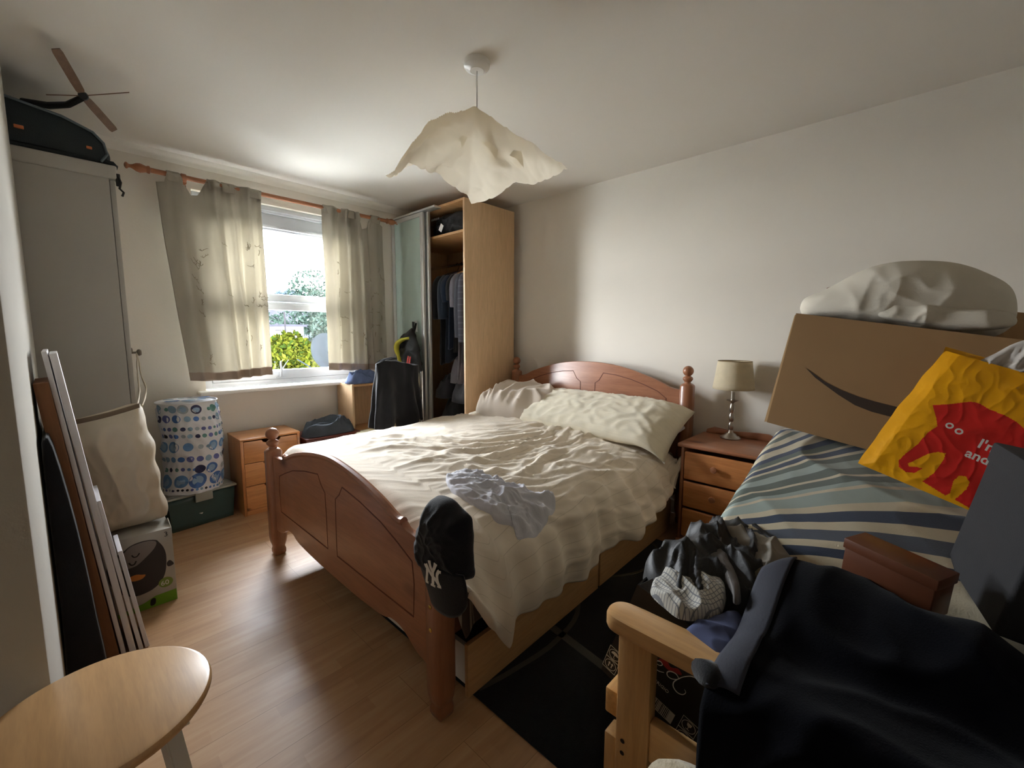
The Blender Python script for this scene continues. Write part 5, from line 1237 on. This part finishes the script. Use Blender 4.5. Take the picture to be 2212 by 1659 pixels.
# striped throw over bedding on the sofa
STR = [(0, 'c'), (1.275, 'n'), (1.292, 'c'), (1.306, 's'), (1.330, 'c'), (1.352, 'n'), (1.376, 'c'), (1.398, 'p'), (1.436, 'c'), (1.447, 'p'), (1.463, 'g'), (1.489, 'c'), (1.499, 'g'), (1.533, 'p'), (1.576, 'g'), (1.605, 'c'), (1.622, 'n'), (1.652, 'c'), (1.664, 'g'), (1.70, 'n'), (1.735, 'c'), (1.80, 'n'), (1.84, 'c'), (1.90, 'g'), (1.95, 'c'), (2.0, 'n'), (2.05, 'c'), (2.12, 's'), (2.2, 'c')]
CC = dict(c=(206, 196, 170), n=(58, 70, 92), s=(84, 92, 106), p=(158, 172, 166), g=(98, 108, 100))
STM = uvstripe('striped_throw', None, [((q-1.1)/1.3 if q else 0, CC[c]) for q, c in STR], bump=.3, bscale=250, scale=1)
def hz(x, y):
    z = .688+.245*(min(x, 2.1)-1.35)+.05*(y-.25)+.03*math.exp(-((x-1.65)/.25)**2-((y-.12)/.25)**2)
    z -= 1.1*max(0, y-.40)**1.2*1.5
    if x < 1.36: z -= 1.2*(1.36-x)**1.25
    if x > 2.1: z -= .05*(x-2.1)
    if y < -.5: z -= .4*(-.5-y)
    return z
def strf(u, v):
    x = 1.20+u*1.22; y = .50-v*1.25
    if y > .42: yy = .42+(y-.42)*.35
    else: yy = y
    z = hz(x, yy if y <= .42 else y)
    if y > .42: z = hz(x, .42)-(y-.42)*4.2
    a = (x-1.3)*.4
    w_ = .010*(ridge(x*2.2+y*1.5, (y*2.6-x*1.3), 4, 2.4)-.3)+.002*(ridge(x*6, y*6-x*3, 8, 2)-.3)+.012*NV((x*2, y*2, 1))
    return (x, yy+.01*NV((x*4, z*4, 5)), z+w_)
def struv(u, v):
    x = 1.20+u*1.22; y = .50-v*1.25
    t = .42-y; q = (x+3.92*t)/(1+3.3*t) if t > -.1 else x
    q += .003*NV((x*3, y*3, 7))
    return (u, (q-1.1)/1.3)
tag(MB().__class__().grid(strf, 150, 170, uvfn=struv).build('striped_throw', STM, ang=180, solid=.008), 'cream throw with navy, grey and pale blue stripes over the sofa', 'throw')
bd = MB(); bd.grid(lambda u, v: (1.27+u*1.1, .38-v*1.05, hz(1.27+u*1.1, .38-v*1.05)-.06), 14, 14)
bd.grid(lambda u, v: (1.27+u*1.1, .38-v*1.05, .27), 2, 2)
bd.bm.free()
tag(MB().box(1.36, 2.36, -.72, .38, .408, .60, bev=.07, seg=4).build('folded_duvet', mat('plain_duvet', (196, 190, 176), .9)), 'folded duvet underneath the striped throw', 'duvet')

# big cardboard box with a smile arrow
CB = mat('corrugated_cardboard', (160, 128, 92), .75, spec=.2, var=.05, vscale=3, bump=.1, bscale=40)
CB_LIT = mat('cardboard_lit_edge', (188, 160, 122), .8)  # lighter copy of the cardboard, lit left edge put into the colour
ca_ = math.radians(9.4); cb_o = Vector((2.0, .442, .924)); cu_ = Vector((0, -math.cos(ca_), -math.sin(ca_))); cv2 = Vector((0, -math.sin(ca_), math.cos(ca_)))
cbx = thing('cardboard_box', 'large brown cardboard box printed with a curved arrow smile', 'box', (2.2, .1, .86))
def cbf(u, v, w): return cb_o+cu_*u+cv2*v+Vector((-w, 0, 0))
WW, HH, DD = .82, .450, .36
def panel(u0, u1, v0, v1, w0, w1, nm, m_=CB, fn=cbf, bev=0):
    return MB().prism([(u0, v0), (u1, v0), (u1, v1), (u0, v1)], w1-w0, fn, d0=w0, bev=bev).build(nm, m_, cbx)
panel(0, WW, 0, HH, -.006, 0, 'front_panel'); panel(0, WW, 0, HH, -DD, -DD+.006, 'back_panel'); panel(0, .006, 0, HH, -DD+.006, -.006, 'end_panel', CB_LIT); panel(WW-.006, WW, 0, HH, -DD+.006, -.006, 'end_panel'); panel(.006, WW-.006, 0, .006, -DD+.006, -.006, 'bottom_panel')
MB().prism([(-.012, -.004), (.0, .0), (.0, HH), (-.006, HH-.01)], .10, cbf, d0=-.115).build('side_flap', CB_LIT, cbx)
MB().prism([(.52, HH), (WW, HH), (WW, HH+.10), (.54, HH+.10)], .005, lambda u, v, w: cbf(u, v, -DD+.004+w-(v-HH)*.5)).build('top_flap', CB, cbx)
SM = [(.321, 1.155), (.295, 1.136), (.257, 1.107), (.205, 1.08), (.155, 1.061), (.108, 1.048), (.046, 1.035), (-.02, 1.03), (-.10, 1.04), (-.16, 1.06), (-.16, 1.03), (-.10, 1.005), (-.02, .995), (.046, .998), (.068, 1.0), (.114, 1.010), (.162, 1.028), (.213, 1.061), (.256, 1.094), (.289, 1.12)]
MB().prism(SM, .0008, lambda u, v, w: (1.9998-w, u, v)).build('printed_smile', mat('print_dark_brown', (58, 44, 34), .7), cbx, smooth=False)
# pillow and brown lid on the box
GP = mat('grey_beige_pillowcase', (206, 200, 186), .92, spec=.1, var=.03, bump=.2, bscale=220)
po = [(.372, 1.36), (.378, 1.425), (.30, 1.465), (.193, 1.527), (.109, 1.548), (.02, 1.545), (-.063, 1.528), (-.135, 1.49), (-.20, 1.43), (-.215, 1.33), (-.17, 1.275), (-.074, 1.265), (.03, 1.285), (.13, 1.305), (.25, 1.33)]
inflate([(a, c+.004) for a, c in po], lambda u, v, w: (2.17-w, u, v+.0*w), .15, .15, amp=.013, freq=3.6, seed=23, seg=140, rings=40, power=3, ex=.5, aniso=(1.3, 1.3), ang=.5).build('grey_pillow', GP, ang=180)
tag(bpy.data.objects['grey_pillow'], 'grey beige pillow folded on top of the big cardboard box', 'pillow')
po2 = [(.17, 1.372), (.12, 1.395), (.02, 1.385), (-.10, 1.36), (-.19, 1.345), (-.20, 1.30), (-.10, 1.285), (.0, 1.302), (.09, 1.322), (.16, 1.345)]
tag(inflate([(a, c+.012) for a, c in po2], lambda u, v, w: (2.06-w, u, v), .05, .05, amp=.012, freq=6, seed=29, seg=100, rings=26, power=3).build('rolled_cover', GP, ang=180), 'rolled grey beige cover below the pillow on the cardboard box', 'cover')
bx_ = MB(); bx_.box(-.004, .004, -.12, .12, -.03, .03, M=Matrix.Translation((2.33, .20, 1.50)) @ Matrix.Rotation(-.35, 4, 'X')); tag(bx_.build('brown_lid', mat('red_brown_card', (118, 70, 52), .6)), 'red-brown card corner poking out behind the grey pillow', 'card')

# yellow carrier bag with elephant
def bagw(y, z): return 1.72+.45*(z-.8)
ELE = [(-.037, 1.072), (-.073, 1.079), (-.116, 1.091), (-.133, 1.088), (-.154, 1.073), (-.182, 1.062), (-.204, 1.048), (-.222, 1.029), (-.241, .997), (-.27, .93), (-.244, .85), (-.206, .82), (-.131, .806), (-.102, .821), (-.122, .855), (-.127, .873), (-.12, .888), (-.106, .887), (-.096, .872), (-.091, .837), (-.083, .827), (-.033, .855), (-.057, .886), (-.072, .923), (-.075, .941), (-.059, .942), (-.04, .934), (-.01, .908), (.003, .897), (0, .889), (-.018, .892), (-.03, .89), (-.013, .874), (.005, .873), (.022, .884), (.024, .902), (.012, .922), (-.015, .957), (-.033, .992), (-.052, 1.013), (-.048, 1.036)]
def inpoly(p, P):
    c = False; j = len(P)-1
    for i in range(len(P)):
        if (P[i][1] > p[1]) != (P[j][1] > p[1]) and p[0] < (P[j][0]-P[i][0])*(p[1]-P[i][1])/(P[j][1]-P[i][1])+P[i][0]: c = not c
        j = i
    return c
BTL, BBL, BBR, BTR = (-.053, 1.236), (.120, .872), (-.290, .752), (-.44, 1.10)
def bq(u, v):   # u left to right, v bottom to top
    b0 = (BBL[0]+(BBR[0]-BBL[0])*u, BBL[1]+(BBR[1]-BBL[1])*u); t0 = (BTL[0]+(BTR[0]-BTL[0])*u, BTL[1]+(BTR[1]-BTL[1])*u)
    y = b0[0]+(t0[0]-b0[0])*v; z = b0[1]+(t0[1]-b0[1])*v
    y += .012*math.sin(v*PI)*(1-u)*.6+.005*NV((v*7, 0, 3))*(1-u)
    return y, z
def bsurf(u, v, sg=1):
    y, z = bq(u, v); e = min(1, 12*min(u, 1-u, v+.02)); e2 = max(0, (1-abs(2*u-1)**4))*max(0, 1-abs(2*v-1)**6)*.5+.5*e
    w_ = .022*e2+.0025*(ridge(y*9+z*6, z*7, 3, 2)-.35)*e+.0012*(ridge(y*30, z*22, 5, 2)-.4)*e
    return (bagw(y, z)-sg*w_*(1 if sg > 0 else 1.2), y, z+.0)
yb = thing('carrier_bag', 'yellow carrier bag printed with a red elephant', 'bag', (1.8, -.15, .79))
YEL = mat('yellow_plastic', (226, 160, 10), .32, spec=.5, var=.05, vscale=12, bump=.25, bscale=40); RED = mat('red_print', (200, 34, 30), .35, spec=.5, var=.05, vscale=14, bump=.2, bscale=40)
m_ = MB(); m_.grid(bsurf, 260, 220, mifn=lambda u, v: 1 if inpoly(bq(u, v), ELE) else 0); m_.build('front_panel', [YEL, RED], yb, ang=180)
m_ = MB(); m_.grid(lambda u, v: bsurf(u, v*1.03, -1) if v < .97 else Vector(bsurf(u, 1.0, -1))+Vector((0, 0, .012+.0*u)), 40, 40); m_.build('back_panel', YEL, yb, ang=180)
ey = MB(); ef = lambda u, v, w: (bagw(u, v)-.034-w, u, v)
for (y, z) in ((-.077, 1.020), (-.097, 1.007)): stroke(ey, [(y+.0068*math.cos(a), z+.0062*math.sin(a)) for a in [2*PI*q/22 for q in range(22)]], .0042, ef, depth=.001, closed=True)
ey.build('elephant_eyes', WHI, yb, smooth=False)
def tf_(u, v, w):
    a = math.radians(-20); y = -.1335-(u*math.cos(a)-v*math.sin(a)); z = .972+(u*math.sin(a)+v*math.cos(a)); return (bagw(y, z)-.036-w, y, z)
text_mb(MB(), "I'm strong", .036, tf_, bold=.0007).build('printed_words', WHI, yb, smooth=False)
def tf2(u, v, w):
    a = math.radians(-20); y = -.111-(u*math.cos(a)-v*math.sin(a)); z = .944+(u*math.sin(a)+v*math.cos(a)); return (bagw(y, z)-.036-w, y, z)
text_mb(MB(), "and", .034, tf2, bold=.0007).build('printed_words', WHI, yb, smooth=False)
PLW = mat('translucent_white_plastic', (206, 200, 194), .35, var=.04, trans=.3)
tag(inflate([(-.115, 1.185), (-.16, 1.232), (-.21, 1.27), (-.30, 1.29), (-.38, 1.24), (-.40, 1.13), (-.30, 1.10), (-.20, 1.14)], lambda u, v, w: (1.925-w-.1*(u+.25), u, v), .03, .03, amp=.02, freq=10, seed=8, seg=80, rings=24, power=2.5, aniso=(2, .7), ang=.7).build('white_plastic_bag', PLW, ang=180), 'white plastic bag poking out of the yellow carrier bag', 'bag')

# dark grey case and small brown box at the right
DGC = mat('dark_grey_felt', (30, 30, 33), .9, var=.08, vscale=20, bump=.3, bscale=300)
M_ = Matrix.Translation((1.36, -.10, .70)) @ Matrix.Rotation(math.radians(10), 4, 'X') @ Matrix.Rotation(math.radians(11), 4, 'Z')
dg = thing('storage_case', 'dark grey felt storage case standing at the right edge', 'case', (1.38, -.118, .70), Matrix.Rotation(math.radians(10), 4, 'X') @ Matrix.Rotation(math.radians(11), 4, 'Z'))
MB().box(-.155, .155, -.26, 0, 0, .325, bev=.008, seg=3).build('body', DGC, dg, local=True)
MB().box(-.158, .158, -.263, .003, .28, .329, bev=.006).build('lid', DGC, dg, local=True)
BB2 = mat('dark_brown_leatherette', (92, 52, 32), .38, var=.15, vscale=8)
bxx = thing('small_box', 'small dark reddish brown box between the coat and the striped throw', 'box', (1.25, .01, .70), Matrix.Rotation(math.radians(-24), 4, 'Z') @ Matrix.Rotation(math.radians(4), 4, 'X'))
MB().box(-.03, .045, -.085, .085, 0, .092, bev=.003).build('body', BB2, bxx, local=True)
MB().box(-.033, .048, -.088, .088, .074, .098, bev=.002).build('lid', BB2, bxx, local=True)

# ------------------------------------------------------------------ outside the window
gnd = mat('pale_gravel', (150, 150, 146), 1, var=.12, vscale=.5)
struct(MB().box(-40, 60, Y1+.3, 90, -2.9, -2.8).build('floor_garden', gnd, local=True))
def tree(name, label, c, rad, h, n, cols, seed, leaf=.06, squash=.8):
    t = thing(name, label, 'tree', (c[0], c[1], -2.8), group='trees outside the window'); rnd = random.Random(seed)
    tb = MB(); tb.tube([(c[0], c[1], -2.8), (c[0]+.05, c[1], (c[2]-2.8)/2), (c[0], c[1], c[2])], [rad*.10, rad*.07, rad*.03], 8); tb.build('trunk', mat('bark_'+str(seed), (24, 20, 15), 1, spec=0), t)
    m = MB(); bm = m.bm
    lobes = [(Vector((rnd.gauss(0, .45), rnd.gauss(0, .45), rnd.gauss(0, .4)))*rad, rad*rnd.uniform(.3, .55)) for _ in range(14)]
    for k in range(n):
        o, r_ = rnd.choice(lobes); d = Vector((rnd.gauss(0, 1), rnd.gauss(0, 1), rnd.gauss(0, 1))).normalized()*r_*rnd.uniform(.7, 1.05)
        p = Vector(c)+Vector((o.x+d.x, o.y+d.y, (o.z+d.z)*squash)); a = Vector((rnd.gauss(0, 1), rnd.gauss(0, 1), rnd.gauss(0, 1))).normalized()*leaf; b2 = a.cross(Vector((rnd.random(), rnd.random(), rnd.random()))).normalized()*leaf*.6
        f = bm.faces.new([bm.verts.new(q) for q in (p-a, p+b2*.8, p+a, p-b2*.8)]); f.material_index = rnd.randrange(len(cols))
    m.build('foliage', [mat('leaf_%d_%d' % (seed, i), q, 1, var=.1, spec=0) for i, q in enumerate(cols)], t, smooth=False)
tree('tree', 'yellow-green tree close outside the lower window pane', (3.25, 9.0, .70), .80, 3, 9000, [(27, 31, 5), (33, 35, 6), (17, 25, 6), (38, 40, 10)], 3, .065)
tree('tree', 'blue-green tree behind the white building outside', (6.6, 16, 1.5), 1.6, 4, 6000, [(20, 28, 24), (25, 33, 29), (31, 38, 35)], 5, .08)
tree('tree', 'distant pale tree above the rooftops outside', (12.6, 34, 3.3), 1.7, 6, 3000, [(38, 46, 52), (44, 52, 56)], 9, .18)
hd = thing('hedge', 'dark green hedge along the gardens behind the yellow-green tree', 'hedge', (6.0, 14.2, -2.8))
hm = MB(); rnd = random.Random(12)
for k_ in range(9000):
    p = Vector((rnd.uniform(2.5, 11.5), rnd.uniform(13.9, 14.6), rnd.uniform(-2.7, .75)+.15*math.sin(k_))); a_ = Vector((rnd.gauss(0, 1), rnd.gauss(0, 1), rnd.gauss(0, 1))).normalized()*.10; b2_ = a_.cross(Vector((.3, rnd.random(), 1))).normalized()*.06
    hm.bm.faces.new([hm.bm.verts.new(q) for q in (p-a_, p+b2_, p+a_, p-b2_)])
hm.build('foliage', mat('hedge_leaf', (20, 28, 12), 1, spec=0, var=.3, vscale=2), hd, smooth=False)
MB().box(2.5, 11.5, 14.1, 14.4, -2.8, .6).build('woody_core', mat('hedge_core', (14, 18, 10), 1, spec=0), hd)
hs = thing('house', 'red brick house with slate roof across the gardens outside', 'house', (9.2, 26, -2.8))
HBK = mat('red_brick', (34, 19, 17), .9, spec=0, var=.2, vscale=3); SLA = mat('slate_roof', (27, 27, 31), .9, spec=0, var=.15, vscale=4)
MB().box(5.6, 12.2, 26, 31, -2.8, 1.0).build('wall', HBK, hs)
MB().prism([(25.7, .9), (31.3, .9), (28.5, 3.1)], 6.8, lambda u, v, w: (5.5+w, u, v)).build('roof', SLA, hs)
MB().box(8.2, 8.7, 28, 28.8, 2.6, 3.8).build('chimney', HBK, hs)
for x in (6.5, 8.5, 10.5):
    w_ = MB().box(x, x+.9, 25.94, 26.02, -.6, .6).build('window', mat('far_frame', (60, 62, 64), .9, spec=0) if x == 6.5 else bpy.data.materials['far_frame'], hs)
    MB().box(x+.08, x+.82, 25.92, 25.95, -.52, .52).build('pane', mat('far_glass', (14, 16, 18), .9, spec=0) if x == 6.5 else bpy.data.materials['far_glass'], w_)
eb_ = thing('outbuilding', 'small white rendered building below the brick house outside', 'building', (4.3, 12.5, -2.8))
MB().box(4.05, 4.56, 12, 13, -2.8, 1.46).build('wall', mat('white_render', (96, 98, 100), .9), eb_); MB().box(4.0, 4.62, 11.9, 13.1, 1.46, 1.52).build('roof', SLA, eb_)
sd = thing('satellite_dish', 'grey satellite dish just outside the lower window pane', 'satellite dish', (2.0, 4.62, .6))
DSH = mat('grey_dish_metal', (22, 26, 30), .9, spec=0, var=.05)
MB().lathe([(.0001, -.045), (.08, -.036), (.15, -.012), (.19, .008), (.20, .014), (.19, .014), (.15, -.004), (.08, -.028), (.0001, -.037)], (1.985, 4.62, 1.09), 48, M=Matrix.Rotation(math.radians(78), 4, 'X') @ Matrix.Rotation(.25, 4, 'Y')).build('dish', DSH, sd)
MB().tube([(2.0, 4.60, 1.09), (2.03, 4.55, .70), (2.03, 4.2, .62), (2.03, Y1+.255, .62)], .015, 8).build('bracket', DSH, sd)
MB().tube([(1.86, 4.75, .92), (1.80, 4.95, 1.0)], .006, 6).build('feed_arm', DSH, sd)
ae = thing('aerial', 'thin television aerial between the trees outside', 'aerial', (3.35, 9.9, -2.8))
AEM = mat('aerial_metal', (24, 23, 25), .9, spec=0)
MB().tube([(3.42, 10, -2.8), (3.42, 10, 1.75)], .018, 6).build('mast', AEM, ae)
for z in (1.15, 1.35, 1.0): MB().tube([(3.22, 10, z), (3.62, 10, z+.01)], .012, 6).build('element', AEM, ae)
SKY = 12; EXPO = 3.1

# ------------------------------------------------------------------ light, camera, colour
wd = bpy.data.worlds.new('World'); sc.world = wd; wd.use_nodes = True; nt = wd.node_tree
bg = nt.nodes['Background']
tc = nd(nt, 'ShaderNodeTexCoord'); sx = nd(nt, 'ShaderNodeSeparateXYZ'); nt.links.new(tc.outputs['Generated'], sx.inputs[0])
rr = ramp(nt, sx.outputs['Z'], [(.0, (.97, .965, 1.0)), (.5, (.88, .905, 1.0))])
nt.links.new(rr.outputs['Color'], bg.inputs['Color']); bg.inputs['Strength'].default_value = SKY
L = bpy.data.lights.new('window_portal', 'AREA'); L.shape = 'RECTANGLE'; L.size = WX1-WX0; L.size_y = WZ1-WZ0; L.cycles.is_portal = True
lo = bpy.data.objects.new('window_portal', L); COL.objects.link(lo); lo.location = ((WX0+WX1)/2, Y1+.2, (WZ0+WZ1)/2); lo.rotation_euler = (-PI/2, 0, 0)
cam = bpy.data.cameras.new('camera'); co = bpy.data.objects.new('camera', cam); COL.objects.link(co)
yaw, pitch, roll = [math.radians(a) for a in (43.5, -6.55, .25)]
F = Vector((math.cos(yaw)*math.cos(pitch), math.sin(yaw)*math.cos(pitch), math.sin(pitch)))
Rr = Vector((math.sin(yaw), -math.cos(yaw), 0)); U = Rr.cross(F)
R2 = math.cos(roll)*Rr+math.sin(roll)*U; U2 = -math.sin(roll)*Rr+math.cos(roll)*U
co.matrix_world = Matrix(((R2.x, U2.x, -F.x, 0), (R2.y, U2.y, -F.y, 0), (R2.z, U2.z, -F.z, 1.28), (0, 0, 0, 1)))
cam.sensor_fit = 'HORIZONTAL'; cam.sensor_width = 36; cam.lens = 36*930/2212; cam.clip_start = .05; cam.clip_end = 200
sc.camera = co
sc.view_settings.view_transform = 'Standard'; sc.view_settings.look = 'None'; sc.view_settings.gamma = 1; sc.view_settings.use_curve_mapping = False
sc.view_settings.exposure = EXPO
sc.cycles.max_bounces = 14; sc.cycles.diffuse_bounces = 9; sc.cycles.glossy_bounces = 4; sc.cycles.transmission_bounces = 8; sc.cycles.transparent_max_bounces = 12
sc.cycles.sample_clamp_indirect = 40; sc.cycles.use_denoising = True
